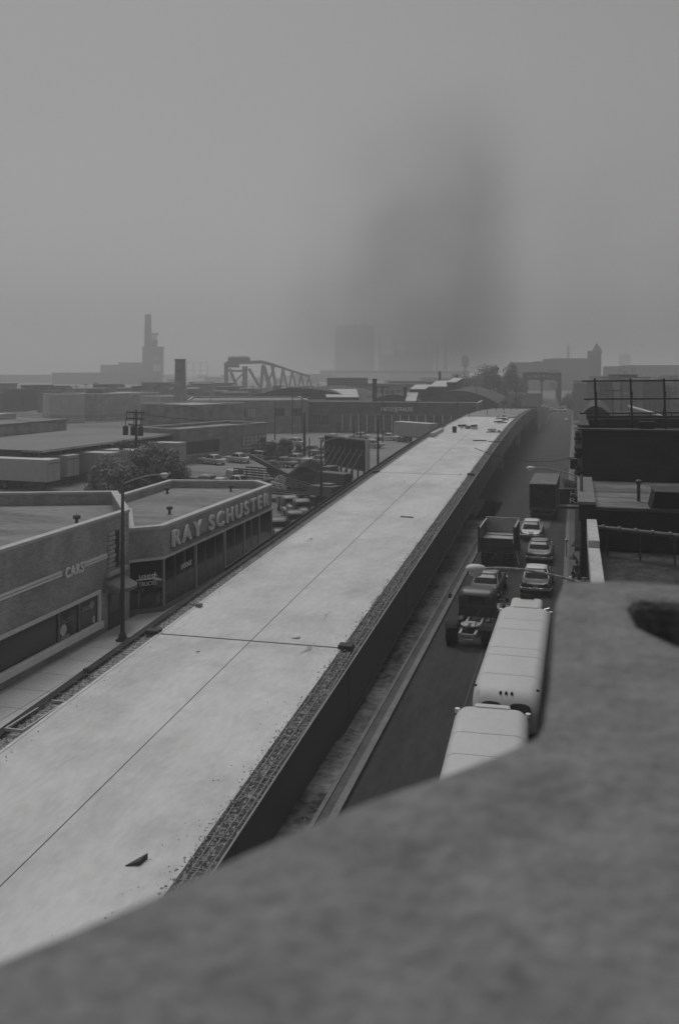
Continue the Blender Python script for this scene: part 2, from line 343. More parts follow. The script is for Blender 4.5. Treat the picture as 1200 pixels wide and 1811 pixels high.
# ------------------------------------------------------------------ vehicles
def wheel(parent, x, y, r=.36, wd=.2, hub=.5, name='wheel', z=None, hubm=None):
    z = r if z is None else z; s = 1 if x > 0 else -1
    w_ = MB().lathe([(r * .55, -wd / 2), (r * .9, -wd / 2), (r, -wd / 2 + .03), (r, wd / 2 - .03), (r * .9, wd / 2), (r * .55, wd / 2)], (0, 0, 0), 20, 'x').build(name, rubber(), parent, smooth=False)
    w_.location = (x, y, z)
    h = MB().lathe([(0, 0), (r * .5, 0), (r * .52, .02 * s), (r * .3, .05 * s), (0, .06 * s)], (s * wd / 2, 0, 0), 16, 'x').build('hubcap', hubm or chrome(), w_, smooth=True)
    return w_
def sedan(label, loc, rot, v, roofv=None, style='sedan', L=5.1, Wd=1.9, cat='car', group=None, name='parked_car', detail=True):
    t = thing(name, label, cat, loc, rot, group); h = Wd / 2; e = L / 2
    pm = paint(v); rm = paint(roofv if roofv is not None else v)
    def ring(y, k, zb, zs, zc, fin=.0):
        wv = h * k
        half = [(.0, zb), (wv * .8, zb), (wv * .97, zb + .1), (wv, (zb + zs) / 2), (wv * .98, zs - .03), (wv * .88, zs + .03 + fin), (wv * .7, zs + .01), (wv * .45, zc), (0, zc + .02)]
        return [(x, y, z) for x, z in half] + [(-x, y, z) for x, z in half[-2:0:-1]]
    if style == 'fastback':
        st = [(-e, .72, .5, .62, .6), (-e + .12, .85, .38, .72, .7), (-e + .6, .95, .3, .86, .88), (-e + 1.5, 1, .26, .96, 1.0), (0, 1, .26, .98, 1.0), (e - 1.6, .97, .28, .97, 1.04), (e - .6, .92, .32, .88, .98), (e - .12, .84, .4, .78, .86), (e, .7, .5, .66, .7)]
    else:
        st = [(-e, .86, .42, .78, .76, .03), (-e + .12, .95, .34, .9, .86, .05), (-e + .9, .99, .3, .95, .93, .04), (-e + 1.7, 1, .26, .95, .97), (0, 1, .26, .96, .97), (e - 1.6, .99, .28, .95, 1.0), (e - .5, .96, .32, .9, .93, .02), (e - .1, .9, .38, .84, .84, .02), (e, .8, .46, .74, .72)]
    MB().loft([ring(*q) for q in st]).build('body', pm, t, smooth=True, sub=1)
    g0, g1 = (-e + .95, .78) if style != 'fastback' else (-e + .75, .75)
    r0, r1 = (-e + 1.55, .1) if style != 'fastback' else (-e + 1.35, .15)
    if style == 'wagon': g0, r0 = -e + .25, -e + .4
    zr = 1.5 if style != 'fastback' else 1.52
    MB().loft([hr(h * .8, g0, g1, .93, .22), hr(h * .74, (g0 + r0) / 2, (g1 + r1) / 2, 1.25, .2), hr(h * .66, r0, r1, zr - .06, .2)]).build('windows', gls(), t, smooth=False)
    MB().loft([hr(h * .66, r0 - .04, r1 + .04, zr - .1, .2), hr(h * .7, r0 - .05, r1 + .06, zr - .05, .24), hr(h * .66, r0 + .02, r1, zr, .24), hr(h * .5, r0 + .2, r1 - .15, zr + .05, .2), hr(h * .2, r0 + .5, r1 - .4, zr + .065, .1)]).build('roof', rm, t, smooth=True)
    for s in (-1, 1):
        for (ya, yb) in ((g0 + .1, r0 + .05), ((g0 + g1) / 2, (r0 + r1) / 2), (g1 - .1, r1 - .02)):
            MB().bar((s * h * .8, ya, .93), (s * h * .68, yb, zr - .05), .07, .05).build('pillar', rm, t)
    if not detail: 
        for x in (-1, 1):
            for y in (-e + 1.05, e - .95): wheel(t, x * (h - .1), y, .34, .2)
        return t
    for x in (-1, 1):
        for y in (-e + 1.05, e - .95):
            wheel(t, x * (h - .08), y, .35, .2)
    for s, y in ((-1, -e - .03), (1, e + .03)):
        b = MB(); pts = [(-h * .97, y - s * .28, .5), (-h * .93, y - s * .04, .5), (-h * .5, y + s * .03, .5), (h * .5, y + s * .03, .5), (h * .93, y - s * .04, .5), (h * .97, y - s * .28, .5)]
        for p, q in zip(pts, pts[1:]): b.bar(p, q, .07, .17)
        b.build('bumper', chrome(), t, bevel=.015)
    for x in (-1, 1):
        MB().lathe([(0, 0), (.1, 0), (.11, -.03), (.11, -.12)], (x * h * .74, e + .0, .72), 12, 'y').build('headlight', chrome(), t, smooth=True)
        MB().lathe([(0, 0), (.06, 0), (.07, .03), (.07, .15)], (x * h * .84, -e - .0, .76), 10, 'y').build('tail_light', mat('lamp_dark', .12, .3, .2), t, smooth=True)
    MB().box(-.16, .16, -e - .035, -e - .02, .56, .7).build('number_plate', mat('plate', .45, .5, .1), t)
    MB().box(-.2, .2, -e + .0, -e + .06, .74, .79).build('emblem', chrome(), t)
    MB().box(-h * .5, h * .5, e - .01, e + .03, .55, .72).build('grille', chrome(), t, bevel=.01)
    return t
def bus(label, loc, rot, L=11.8, Wd=2.45):
    t = thing('city_bus', label, 'bus', loc, rot, 'white roofed city buses'); h = Wd / 2; e = L / 2; up = mat('bus_white', .5, .5, .08, .8, spec=.4, stretch=(1, .4, 1)); lo = mat('bus_lower', .07, .4, .1, 1)
    def sec(y, k, zt_, zb, r): return rr(h * k, zb, zt_, y, r, 5)
    MB().loft([sec(-e, .86, 2.1, 1.5, .28), sec(-e + .05, .93, 2.3, 1.45, .35), sec(-e + .2, .97, 2.55, 1.45, .4), sec(-e + .45, .99, 2.77, 1.45, .42), sec(-e + .8, 1, 2.9, 1.45, .42), sec(-e + 1.3, 1, 2.97, 1.45, .4), sec(0, 1, 2.98, 1.45, .4), sec(e - .8, 1, 2.97, 1.45, .4), sec(e - .3, .97, 2.9, 1.45, .42), sec(e - .05, .9, 2.72, 1.45, .42), sec(e, .82, 2.55, 1.5, .4)]).build('roof', up, t, smooth=True)
    MB().loft([sec(-e - .01, .88, 1.48, .45, .12), sec(-e + .2, .99, 1.5, .35, .12), sec(e - .2, .99, 1.5, .35, .12), sec(e + .01, .88, 1.48, .45, .12)]).build('body', lo, t, smooth=False)
    for s in (-1, 1):
        for k in range(9):
            y = -e + 1.1 + k * 1.1
            MB().box(s * (h - .01), s * (h + .008), y, y + .92, 1.62, 2.3).build('window', glswin(), t)
        w_ = MB(); ring = []; back = []
        for a in range(16):
            an = 2 * math.pi * a / 16; cx, cz = math.cos(an), math.sin(an); x = s * .5 + .4 * math.copysign(abs(cx) ** .7, cx); z = 2.23 + .25 * math.copysign(abs(cz) ** .7, cz)
            y = -e - .06 + (0 if z < 2.1 else .25 * (z - 2.1) if z < 2.3 else .05 + .62 * (z - 2.3)); ring.append((x, y, z)); back.append((x, y + .3, z))
        w_.loft([ring, back]).build('rear_window', gls(), t)
        MB().lathe([(0, 0), (.05, 0), (.06, .05), (0, .08)], (s * (h - .12), -e + .45, 2.86), 10).build('marker_light', rubber(), t)
        MB().lathe([(0, 0), (.09, 0), (.09, .14), (0, .16)], (s * (h - .04), e - .12, 2.6), 10).build('mirror', paint(.7, .4), t)
        for y in (-e + 3.0, e - 2.6): wheel(t, s * (h - .14), y, .5, .28)
    for x in (-.2, 0, .2): MB().lathe([(0, 0), (.05, 0), (.05, .3)], (x, -e + .34, 2.72), 10, 'y').build('marker_light', rubber(), t)
    MB().loft([rr(.62, 2.66, 2.95, e - .35, .08), rr(.6, 2.66, 2.93, e - .02, .08)]).build('sign_box', up, t, bevel=.02)
    MB().box(-.5, .5, e - .02, e + .0, 2.69, 2.88).build('sign_glass', gls(), t)
    for y in (-e + 1.6, -e + 3.8, -1, 1.6, e - 2.6): MB().loft([[(x, y + a, z) for x, _, z in rr(h * 1.002, 1.45, 2.985, 0, .4, 5)] for a in (0, .03)], caps=False).build('roof_seam', paint(.47, .6), t)
    MB().box(-h * .8, h * .8, e - .02, e + .06, 1.55, 2.45).build('windscreen', gls(), t)
    for s, y in ((-1, -e - .06), (1, e + .06)): MB().box(-h * .95, h * .95, y - .06, y + .06, .42, .62).build('bumper', chrome(), t, bevel=.03)
    return t
rot_s = R(0)
b_front = P(932, 1245, 2.55); 
def nloc(px, py, z=0):           # centre of a rear edge -> place
    return P(px, py, z)
def behind(px, py, L, rot=0, z=0):
    p = P(px, py, 0); return Vector((p.x - math.sin(rot) * L / 2, p.y + math.cos(rot) * L / 2, 0))
b1 = bus('long white roofed bus ahead in the queue with three dark rear lights', (-2.33, 37.0, 0), R(-.5), 11.6)
b2 = bus('white roofed bus nearest the stone parapet partly cut off by it', (-2.5, 24.1, 0), R(2.0), 11.6)
sedan('pale fastback car stopped behind the open box trailer', behind(938, 958, 4.8), 0, .5, .55, 'fastback', 4.8, 1.85, group='cars queuing in the street', name='car')
sedan('two tone grey sedan between the fastback and the white topped car', behind(952, 999, 5.1), 0, .16, .2, 'sedan', 5.1, 1.92, group='cars queuing in the street', name='car')
MBd = sedan('dark finned sedan with a white roof just ahead of the van', behind(946, 1056, 5.3), 0, .05, .6, 'sedan', 5.3, 1.95, group='cars queuing in the street', name='car')
sedan('dark car with a pale roof between the dump truck and the tractor', behind(856, 1066, 5.0), R(-2), .035, .22, 'sedan', 5.0, 1.95, group='cars queuing in the street', name='car')
# trunk lid of the two tone car is paler on top
# white step van in front of the bus
p = P(941, 1078, 2.1); t = thing('delivery_van', 'white roofed delivery van squeezed between the bus and the finned sedan', 'van', (-2.45, 46.2, 0), 0)
MB().loft([rr(.78, .45, 2.0, -2.3, .2), rr(.84, .4, 2.1, -2.1, .22), rr(.84, .4, 2.12, 1.1, .22), rr(.8, .4, 2.02, 1.5, .25)]).build('body', paint(.5, .5), t, smooth=False, bevel=.02)
MB().loft([rr(.84, .4, 1.2, 1.45, .15), rr(.8, .45, 1.1, 2.1, .15), rr(.66, .5, .95, 2.35, .12)]).build('hood', paint(.5, .4), t, bevel=.02)
MB().box(-.36, .36, .95, 1.0, 2.12, 2.36).build('roof_sign', mat('sign_black', .02, .6), t)
for s in (-1, 1):
    MB().box(s * .83, s * .855, -.2, 1.1, 1.2, 1.8).build('side_window', gls(), t)
    MB().tube((s * .82, 1.3, 1.5), (s * 1.15, 1.4, 1.6), .02).build('mirror_arm', chrome(), t)
    for y in (-1.5, 1.5): wheel(t, s * .78, y, .36, .22)
def dual(t, x, y, r=.5):
    s = 1 if x > 0 else -1
    wheel(t, x, y, r, .25, name='wheel', hubm=steel(.05)); wheel(t, x - s * .31, y, r, .25, name='wheel', hubm=steel(.05))
# open box trailer; the shade inside is put into near-black panels, floor, cargo
q = P(959, 919, 0); t = thing('box_trailer', 'tall box trailer in the street with an open dark rear', 'trailer', (q.x, q.y, 0), R(-1.0))
bx = mat('trailer_panel', .008, .7, .3, 1, stretch=(3, .5, 1)); h = 1.27
MB().box(-h, -h + .05, 0, 9, 1.15, 3.35).build('side_panel', bx, t); MB().box(h - .05, h, 0, 9, 1.15, 3.35).build('side_panel', bx, t)
MB().box(-h + .05, h - .05, 8.9, 9, 1.15, 3.35).build('front_panel', steel(.008), t); MB().box(-h, h, 0, 9, 1.02, 1.148).build('floor', steel(.01), t)
rf = MB().box(-h, h, 0, 9, 3.352, 3.42)
for k in range(7): rf.box(-h + .05, h - .05, .4 + 1.3 * k, .46 + 1.3 * k, 3.422, 3.45)
rf.build('roof', mat('trailer_roof', .17, .8, .35, 1.5, stretch=(2.5, .4, 1)), t, bevel=.02)
MB().box(-h - .01, -h + .1, -.03, -.002, .95, 3.4).box(h - .1, h + .01, -.03, -.002, .95, 3.4).box(-h, h, -.03, -.002, .9, 1.1).build('door_frame', steel(.07), t)
MB().box(-1.0, .1, 5, 8.5, 1.16, 2.2).build('cargo', steel(.008), t)
for y in (1.0, 2.2): dual(t, -1.05, y); dual(t, 1.05, y)
MB().box(-1, 1, -.1, 0, .45, .6).build('bumper', steel(.04), t)
MB().lathe([(0, 0), (.05, 0), (.05, .05)], (1.1, -.06, .98), 8, 'y').build('tail_light', paint(.6), t)
t2 = thing('truck_tractor', 'dark truck tractor hauling the open box trailer', 'truck', (q.x + .15, q.y + 9.6, 0), R(-1.0))
MB().loft([rr(1.0, .7, 2.3, 0, .2), rr(1.05, .7, 2.4, .3, .2), rr(1.0, .7, 2.35, 1.5, .25)]).build('cab', paint(.05), t2); MB().loft([rr(.8, .7, 1.6, 1.5, .2), rr(.6, .7, 1.45, 2.9, .2)]).build('hood', paint(.05), t2)
for s in (-1, 1): wheel(t2, s * 1.0, 2.3, .5, .28)
# dump truck
q = P(877, 1004, 0); t = thing('dump_truck', 'empty steel dump truck beside the soil strip seen from behind', 'truck', (q.x, q.y, 0), R(-1.5)); h = 1.28
bm_ = mat('dump_steel', .06, .6, .5, 1.2, 8, .2, dscale=8); bi = mat('dump_inside', .34, .8, .5, 1, 9, .1, dscale=9)
MB().box(-h, -h + .08, .1, 4.4, 1.2, 2.75).build('side_panel', bm_, t, bevel=.02); MB().box(h - .08, h, .1, 4.4, 1.2, 2.75).build('side_panel', bm_, t, bevel=.02)
MB().box(-h, h, 4.3, 4.42, 1.2, 2.95).build('front_panel', bi, t, bevel=.02)
MB().box(-h + .1, h - .1, .0, .09, 1.1, 2.1).box(-h + .1, h - .1, -.05, -.002, 1.55, 1.65).box(-h + .1, h - .1, -.05, -.002, 1.1, 1.2).build('tailgate', bm_, t)
MB().box(-h + .09, h - .09, .1, 4.3, 1.05, 1.8).build('bed_floor', bi, t)
MB().box(-h + .09, h - .09, 1.4, 1.5, 1.81, 1.88).box(-h + .09, h - .09, 2.9, 3.0, 1.81, 1.88).box(-h - .02, -h + .1, 0, 4.45, 2.76, 2.84).box(h - .1, h + .02, 0, 4.45, 2.76, 2.84).build('rim', mat('dump_rim', .34, .6, .3), t)
MB().box(-h - .06, -h + .07, -.05, .1, 1.1, 3.0).build('corner_post', bm_, t); MB().box(h - .07, h + .06, -.05, .1, 1.1, 3.0).build('corner_post', bm_, t)
for y in (.7, 1.4, 2.1, 2.8, 3.5): MB().box(h + .001, h + .07, y, y + .08, 1.2, 2.7).box(-h - .07, -h - .001, y, y + .08, 1.2, 2.7).build('rib', bm_, t)
MB().box(-.45, -.3, -.1, 6.8, .7, 1.0).box(.3, .45, -.1, 6.8, .7, 1.0).build('chassis', steel(.03), t)
for y in (.9,): dual(t, -1.05, y); dual(t, 1.05, y)
MB().loft([rr(.95, .8, 2.2, 4.75, .2), rr(1.0, .8, 2.45, 5.1, .25), rr(.95, .8, 2.35, 6.2, .3)]).build('cab', paint(.09), t, bevel=.03)
MB().loft([rr(.7, .8, 1.6, 6.2, .2), rr(.55, .8, 1.45, 7.6, .2)]).build('hood', paint(.09), t)
MB().lathe([(.0, 0), (.42, 0), (.38, .12), (.2, .2), (0, .22)], (-.05, 5.6, 2.42), 14).build('cab_dome', paint(.35), t, smooth=True)
for s in (-1, 1): wheel(t, s * 1.0, 6.7, .5, .28)
MB().tube((h + .1, .3, 1.2), (h + .35, -.2, .35), .05).build('side_step', paint(.3), t)
# bobtail tractor seen from behind
q = P(826, 1150, 0); t = thing('truck_tractor', 'dark bobtail truck tractor with a bare fifth wheel in the left lane', 'truck', (q.x, q.y + .55, 0), R(-2.5))
cm = paint(.045, .4)
MB().box(-.45, -.33, -.6, 6, .62, .86).box(.33, .45, -.6, 6, .62, .86).box(-.33, .33, -.5, -.42, .64, .8).build('chassis', mat('dump_rim', .2), t, bevel=.01)
MB().lathe([(0, 0), (.5, 0), (.52, .03), (.5, .07), (.12, .075), (.11, .03), (0, .03)], (0, .55, .98), 24).build('fifth_wheel', mat('greased_plate', .32, .45, .4, 3), t)
MB().prism([(-.13, -.05), (.13, -.05), (.03, .5), (-.03, .5)], 1.056, 1.066).build('kingpin_slot', steel(.015), t)
dual(t, -1.08, .35, .52); dual(t, 1.08, .35, .52)
for s in (-1, 1):
    m = MB(); pts = [(.62 + .08 + .0, 0)]
    rings = []
    for a in range(0, 121, 20):
        an = R(20 + a); y, z = .35 + .68 * math.cos(an), .52 + .66 * math.sin(an); y2, z2 = .35 + .65 * math.cos(an), .52 + .63 * math.sin(an)
        rings.append([(s * .62, y2, z2), (s * 1.24, y2, z2), (s * 1.24, y, z), (s * .62, y, z)])
    m.loft(rings[2:]).build('mudguard', mat('mudguard', .02, .9, .3), t)
    MB().tube((s * 1.1, 3.2, 1.7), (s * 1.55, 3.3, 1.75), .02).box(s * 1.5, s * 1.66, 3.26, 3.3, 1.6, 1.85).build('mirror', cm, t)
    MB().box(s * .6, s * .85, 1.6, 2.4, .5, .95).build('fuel_tank', steel(.05), t, bevel=.06)
    m = MB(); m.loft([[(s * x, 4.6 + .75 * math.cos(R(a)) * k, .5 + .6 * math.sin(R(a)) * k) for x, k in ((.75, .9), (1.22, .9), (1.22, 1.05), (.75, 1.05))] for a in range(0, 181, 20)]).build('fender', paint(.1, .4), t, smooth=True)
    wheel(t, s * 1.0, 4.6, .5, .28)
MB().loft([rr(.9, .85, 2.0, 2.6, .3, 5), rr(1.02, .8, 2.2, 2.8, .32, 5), rr(1.02, .8, 2.28, 3.3, .32, 5), rr(.95, .8, 2.2, 3.95, .35, 5), rr(.9, .8, 1.8, 4.2, .3, 5)]).build('cab', cm, t, smooth=True, bevel=.02)
MB().loft([rr(.46, 1.55, 1.98, 2.57, .14, 4), rr(.5, 1.55, 2.0, 2.75, .14, 4)]).build('rear_window', gls(), t)
MB().box(-.93, .93, 2.575, 2.6, 1.42, 1.46).build('trim_strip', steel(.09), t)
MB().loft([rr(.5, .8, 1.6, 4.0, .25, 4), rr(.42, .8, 1.5, 5.3, .25, 4), rr(.36, .8, 1.3, 5.5, .2, 4)]).build('hood', cm, t, smooth=True)
MB().box(-.3, .3, -.62, -.56, .5, .58).build('rear_bar', mat('dump_rim', .2), t)
MB().path([(.3, .2, 1.05), (.25, 1.2, 1.35), (.35, 2.5, 1.5)], .025).build('air_hose', rubber(), t)
# ------------------------------------------------------------------ shops on the left
bk = brick('brick_grey', .27); bkd = brick('brick_dark', .15); stone = mat('coping_stone', .42, .85, .2, 1.2, dscale=8); tar = mat('tar_roof', .19, .95, .4, .35, 9, .2, stretch=(.4, 1.6, 1), dscale=4, sharp=.4)
FX = -24.6
def walls(parent, poly, z0, z1, th, m, name='wall'):
    n = len(poly); out = [Vector((p[0], p[1], 0)) for p in poly]
    # inner offset
    area = sum(out[i].x * out[(i + 1) % n].y - out[(i + 1) % n].x * out[i].y for i in range(n)); sg = 1 if area > 0 else -1
    inn = []
    for i in range(n):
        a, b, c = out[i - 1], out[i], out[(i + 1) % n]; d1 = (b - a).normalized(); d2 = (c - b).normalized()
        n1 = Vector((-d1.y, d1.x, 0)) * sg; n2 = Vector((-d2.y, d2.x, 0)) * sg; k = (n1 + n2); k = k / max(.3, k.dot(k)) * 2; inn.append(b + k * th)
    mb = MB(); vs = [(p.x, p.y, z0) for p in out] + [(p.x, p.y, z1) for p in out] + [(p.x, p.y, z1) for p in inn] + [(p.x, p.y, z0) for p in inn]
    fs = []
    for i in range(n):
        j = (i + 1) % n
        fs += [(i, j, j + n, i + n), (i + n, j + n, j + 2 * n, i + 2 * n), (i + 2 * n, j + 2 * n, j + 3 * n, i + 3 * n), (i + 3 * n, j + 3 * n, j, i)]
    mb._a(vs, fs); return mb.build(name, m, parent, world=True), inn
def poly_out(poly, d):
    n = len(poly); out = [Vector((p[0], p[1], 0)) for p in poly]; area = sum(out[i].x * out[(i + 1) % n].y - out[(i + 1) % n].x * out[i].y for i in range(n)); sg = -1 if area > 0 else 1; r = []
    for i in range(n):
        a, b, c = out[i - 1], out[i], out[(i + 1) % n]; d1 = (b - a).normalized(); d2 = (c - b).normalized()
        n1 = Vector((-d1.y, d1.x, 0)) * sg; n2 = Vector((-d2.y, d2.x, 0)) * sg; k = (n1 + n2); r.append(b + k / max(.3, k.dot(k)) * 2 * d)
    return r
def flat_building(name, label, cat, poly, z, roofdrop=.55, wm=None, rm=None, cm=None, cop=.09, group=None, th=.3, cz=.14):
    base = Vector((sum(p[0] for p in poly) / len(poly), sum(p[1] for p in poly) / len(poly), 0))
    t = thing(name, label, cat, base, 0, group); _, inn = walls(t, poly, 0, z, th, wm or bk)
    MB().prism([(p.x, p.y) for p in inn], z - roofdrop - .15, z - roofdrop).build('roof', rm or tar, t, world=True)
    walls(t, [(p.x, p.y) for p in poly_out(poly, .06)], z + .002, z + cz, th + .14, cm or stone, 'coping'); return t
def vent(parent, x, y, z, h=.5):
    MB().tube((x, y, z), (x, y, z + h * .6), .09).lathe([(.1, 0), (.2, .02), (.22, .2), (.14, .22), (.12, .1)], (x, y, z + h * .55), 10).build('roof_vent', steel(.07), parent, world=True)
B1 = flat_building('used_car_office', 'brick shop with CARS lettering at the left edge of the picture', 'building', [(FX, 8), (FX, 45), (-29.2, 51.8), (-50, 44.5), (-50, 8)], 6.25, .7)
v1 = P(136, 930, 5.5); vent(B1, v1.x, v1.y, 5.5, .7)
def onfac(px, py, out=.0): v = N(px, py, FX + out); return v
# double band, letters
for z in (4.16, 4.3): MB().box(FX + .002, FX + .12, 8, onfac(107, 1000).y, z, z + .1).box(FX + .002, FX + .12, onfac(146, 1000).y, onfac(187, 1000).y, z, z + .1).build('light_band', paint(.7, .6), B1, world=True)
lm = paint(.82, .5)
a = onfac(113, 1000).y; b = onfac(144, 1000).y
text('CARS', .72, .04, lm, B1, (FX + .12, a, 3.98), (0, 1, 0), width=b - a, bold=.008, sp=1.25)
MB().tube((FX + .3, 39.2, 4.75), (FX + .3, 42, 4.8), .02).build('neon_tube', steel(.2), B1, world=True)
# rusticated slit window
MB().box(FX + .001, FX + .05, 43.3, 43.8, 3.45, 5.45).build('slit_window', mat('dark_void', .02, .6), B1, world=True)
for k in range(9):
    z = 3.35 + k * .24
    MB().box(FX + .001, FX + .1 + (.05 if k % 2 else 0), 42.6, 43.29, z, z + .19).build('quoin', brick('quoin', .3), B1, world=True, bevel=.015); MB().box(FX + .001, FX + .1 + (.05 if k % 2 else 0), 43.81, 44.5, z, z + .19).build('quoin', brick('quoin', .3), B1, world=True, bevel=.015)
MB().box(FX + .001, FX + .22, 42.5, 44.6, 3.1, 3.33).build('window_sill', stone, B1, world=True, bevel=.02)
# shop window
y0, y1 = 16.0, 41.8; fr = paint(.65, .6)
MB().box(FX + .001, FX + .14, y0, y1, 2.42, 2.6).box(FX + .001, FX + .3, y0, y1, .62, .95).box(FX + .001, FX + .14, y1 - .22, y1, .951, 2.419).build('window_frame', fr, B1, world=True, bevel=.015)
MB().box(FX + .001, FX + .03, y0, y1 - .23, .952, 2.418).build('shop_window', gls(), B1, world=True)
for yy in (19.0, 24.0, 28.3, 37.9, 39.7): MB().box(FX + .031, FX + .1, yy, yy + .12, .953, 2.417).build('mullion', steel(.14), B1, world=True)
text('AUTO', .3, .004, paint(.2), B1, (FX + .036, 38.3, 1.72), (0, 1, 0), width=1.0, name='window_lettering'); text('SALES', .3, .004, paint(.45), B1, (FX + .036, 40.15, 1.85), (0, 1, 0), width=.85, name='window_lettering')
MB().lathe([(0, 0), (.28, 0), (.28, .01), (0, .01)], (FX + .035, 38.4, 1.42), 20, 'x').build('round_sticker', paint(.5), B1, world=True)
MB().box(FX + .035, FX + .045, 38.2, 38.9, 1.0, 1.12).build('window_poster', paint(.3), B1, world=True); MB().box(FX + .035, FX + .045, 41.1, 41.3, 1.0, 1.35).build('window_poster', paint(.5), B1, world=True); MB().lathe([(0, 0), (.2, 0), (.2, .01), (0, .01)], (FX + .035, 41.0, 2.0), 14, 'x').build('window_poster', paint(.3), B1, world=True)
MB().box(FX + .001, FX + .05, 42.7, 44.0, .15, 2.3).build('door', mat('door_dark', .04, .5), B1, world=True)
MB().box(FX + .051, FX + .06, 42.9, 43.8, 1.0, 2.0).build('door_pane', gls(), B1, world=True)
cn = MB(); rings = []
for k in range(9):
    a = math.pi * k / 8; rings.append([(FX + .002, 43.35 - 1.15 * math.cos(a), 2.95), (FX + .01 + 1.25 * math.sin(a) ** .8, 43.35 - 1.15 * math.cos(a), 2.5), (FX + .01 + 1.25 * math.sin(a) ** .8, 43.35 - 1.15 * math.cos(a), 2.32), (FX + .002, 43.35 - 1.1 * math.cos(a), 2.32)])
cn.loft(rings).build('awning', mat('awning', .16, .7, .2, 1), B1, world=True)
# showroom
FS_ = -23.5; C1 = (FS_, 47.0); C0 = (-25.0, 45.6)
show_poly = [(FS_, 47.0), (FS_, 66.0), (-25.5, 68.2), (-32.8, 66.8), (-32.2, 52), (-28.6, 51.9), (-25.0, 45.6)]
base = Vector((-29, 60, 0)); B2 = thing('car_showroom', 'brick showroom with big raised RAY SCHUSTER letters over dark glass', 'building', base)
up, inn = walls(B2, show_poly, 3.35, 5.0, .3, bk); MB().prism([(p.x, p.y) for p in inn], 4.4, 4.55).build('roof', tar, B2, world=True)
walls(B2, [(p.x, p.y) for p in poly_out(show_poly, .08)], 5.003, 5.18, .46, stone, 'coping')
walls(B2, [(p.x, p.y) for p in poly_out(show_poly, .12)], 3.2, 3.345, .5, mat('fascia_pale', .55, .7, .15), 'fascia_band')
walls(B2, show_poly[1:-1] , .0, 2.6, .25, bkd, 'rear_wall') if False else None
for a, b in ((1, 2), (2, 3), (3, 4), (4, 5)):
    p, q = Vector(show_poly[a]), Vector(show_poly[b]); d = (q - p).normalized(); nn = Vector((-d.y, d.x)) * .2
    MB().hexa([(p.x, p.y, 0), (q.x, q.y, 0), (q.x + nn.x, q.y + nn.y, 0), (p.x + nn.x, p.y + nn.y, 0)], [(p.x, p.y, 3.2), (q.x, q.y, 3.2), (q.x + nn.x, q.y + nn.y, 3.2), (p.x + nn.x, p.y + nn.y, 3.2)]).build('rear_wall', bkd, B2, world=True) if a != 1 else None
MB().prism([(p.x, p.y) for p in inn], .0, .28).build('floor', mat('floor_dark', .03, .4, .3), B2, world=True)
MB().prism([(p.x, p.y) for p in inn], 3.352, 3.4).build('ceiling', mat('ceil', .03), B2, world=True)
sg = glassy('show_glass', .8)
MB().box(FS_ - .02, FS_, 47.1, 66, .42, 3.2).build('shop_window', sg, B2, world=True)
d = (Vector(C1) - Vector(C0)); 
MB().hexa([(C0[0], C0[1], .42), (C1[0], C1[1], .42), (C1[0] - .02, C1[1] + .005, .42), (C0[0] - .02, C0[1] + .005, .42)], [(C0[0], C0[1], 3.2), (C1[0], C1[1], 3.2), (C1[0] - .02, C1[1] + .005, 3.2), (C0[0] - .02, C0[1] + .005, 3.2)]).build('corner_window', sg, B2, world=True)
walls(B2, [(FS_ + .1, 47.0), (FS_ + .1, 66.1), (FS_ - .2, 66.1), (FS_ - .2, 47.0)], 0, .42, .1, mat('sill_grey', .16), 'sill')
MB().hexa([(C0[0] + .05, C0[1] - .03, 0), (C1[0] + .1, C1[1] - .1, 0), (C1[0] - .1, C1[1], 0), (C0[0] - .15, C0[1], 0)], [(C0[0] + .05, C0[1] - .03, .42), (C1[0] + .1, C1[1] - .1, .42), (C1[0] - .1, C1[1], .42), (C0[0] - .15, C0[1], .42)]).build('sill', mat('sill_grey', .16), B2, world=True)
for yy in (47.0, 51.5, 56.3, 59.9, 63.0, 65.8): MB().box(FS_ - .06, FS_ + .07, yy, yy + .17, .42, 3.2).build('post', mat('post_metal', .24, .4, .1), B2, world=True)
for yy in (48.6, 50.0, 53.1, 54.7, 58.1, 61.5): MB().box(FS_ - .02, FS_ + .025, yy, yy + .05, .42, 3.2).build('mullion', mat('mull', .12, .4, .1), B2, world=True)
MB().box(-25.2, -24.9, 45.3, 45.65, 0, 3.2).build('post', bk, B2, world=True)
# raised letters
def up_letters(txt, pxa, pxb, z, hgt):
    ya, yb = N(pxa, 950, FS_).y, N(pxb, 950, FS_).y
    n = len(txt); full = yb - ya
    text(txt, hgt / .73, .07, mat('letter_pale', .82, .6, .1), B2, (FS_ + .13, ya, z), (0, 1, 0), width=full, bold=.018, sp=1.4)
    text(txt, hgt / .73, .006, mat('letter_face', .45, .6, .2), B2, (FS_ + .212, ya, z), (0, 1, 0), width=full, name='letter_inset', bold=-.045, sp=1.4)
up_letters('RAY', 302, 353, 3.72, 1.02); up_letters('SCHUSTER', 367, 472, 3.72, 1.02)
MB().box(FS_ + .001, FS_ + .12, 48, 65.4, 3.62, 3.68).build('letter_rail', steel(.1), B2, world=True)
for (px, py) in ((408, 868), (296, 872), (300, 908)): v = P(px, py, 4.6); vent(B2, v.x, v.y, 4.55, .55)
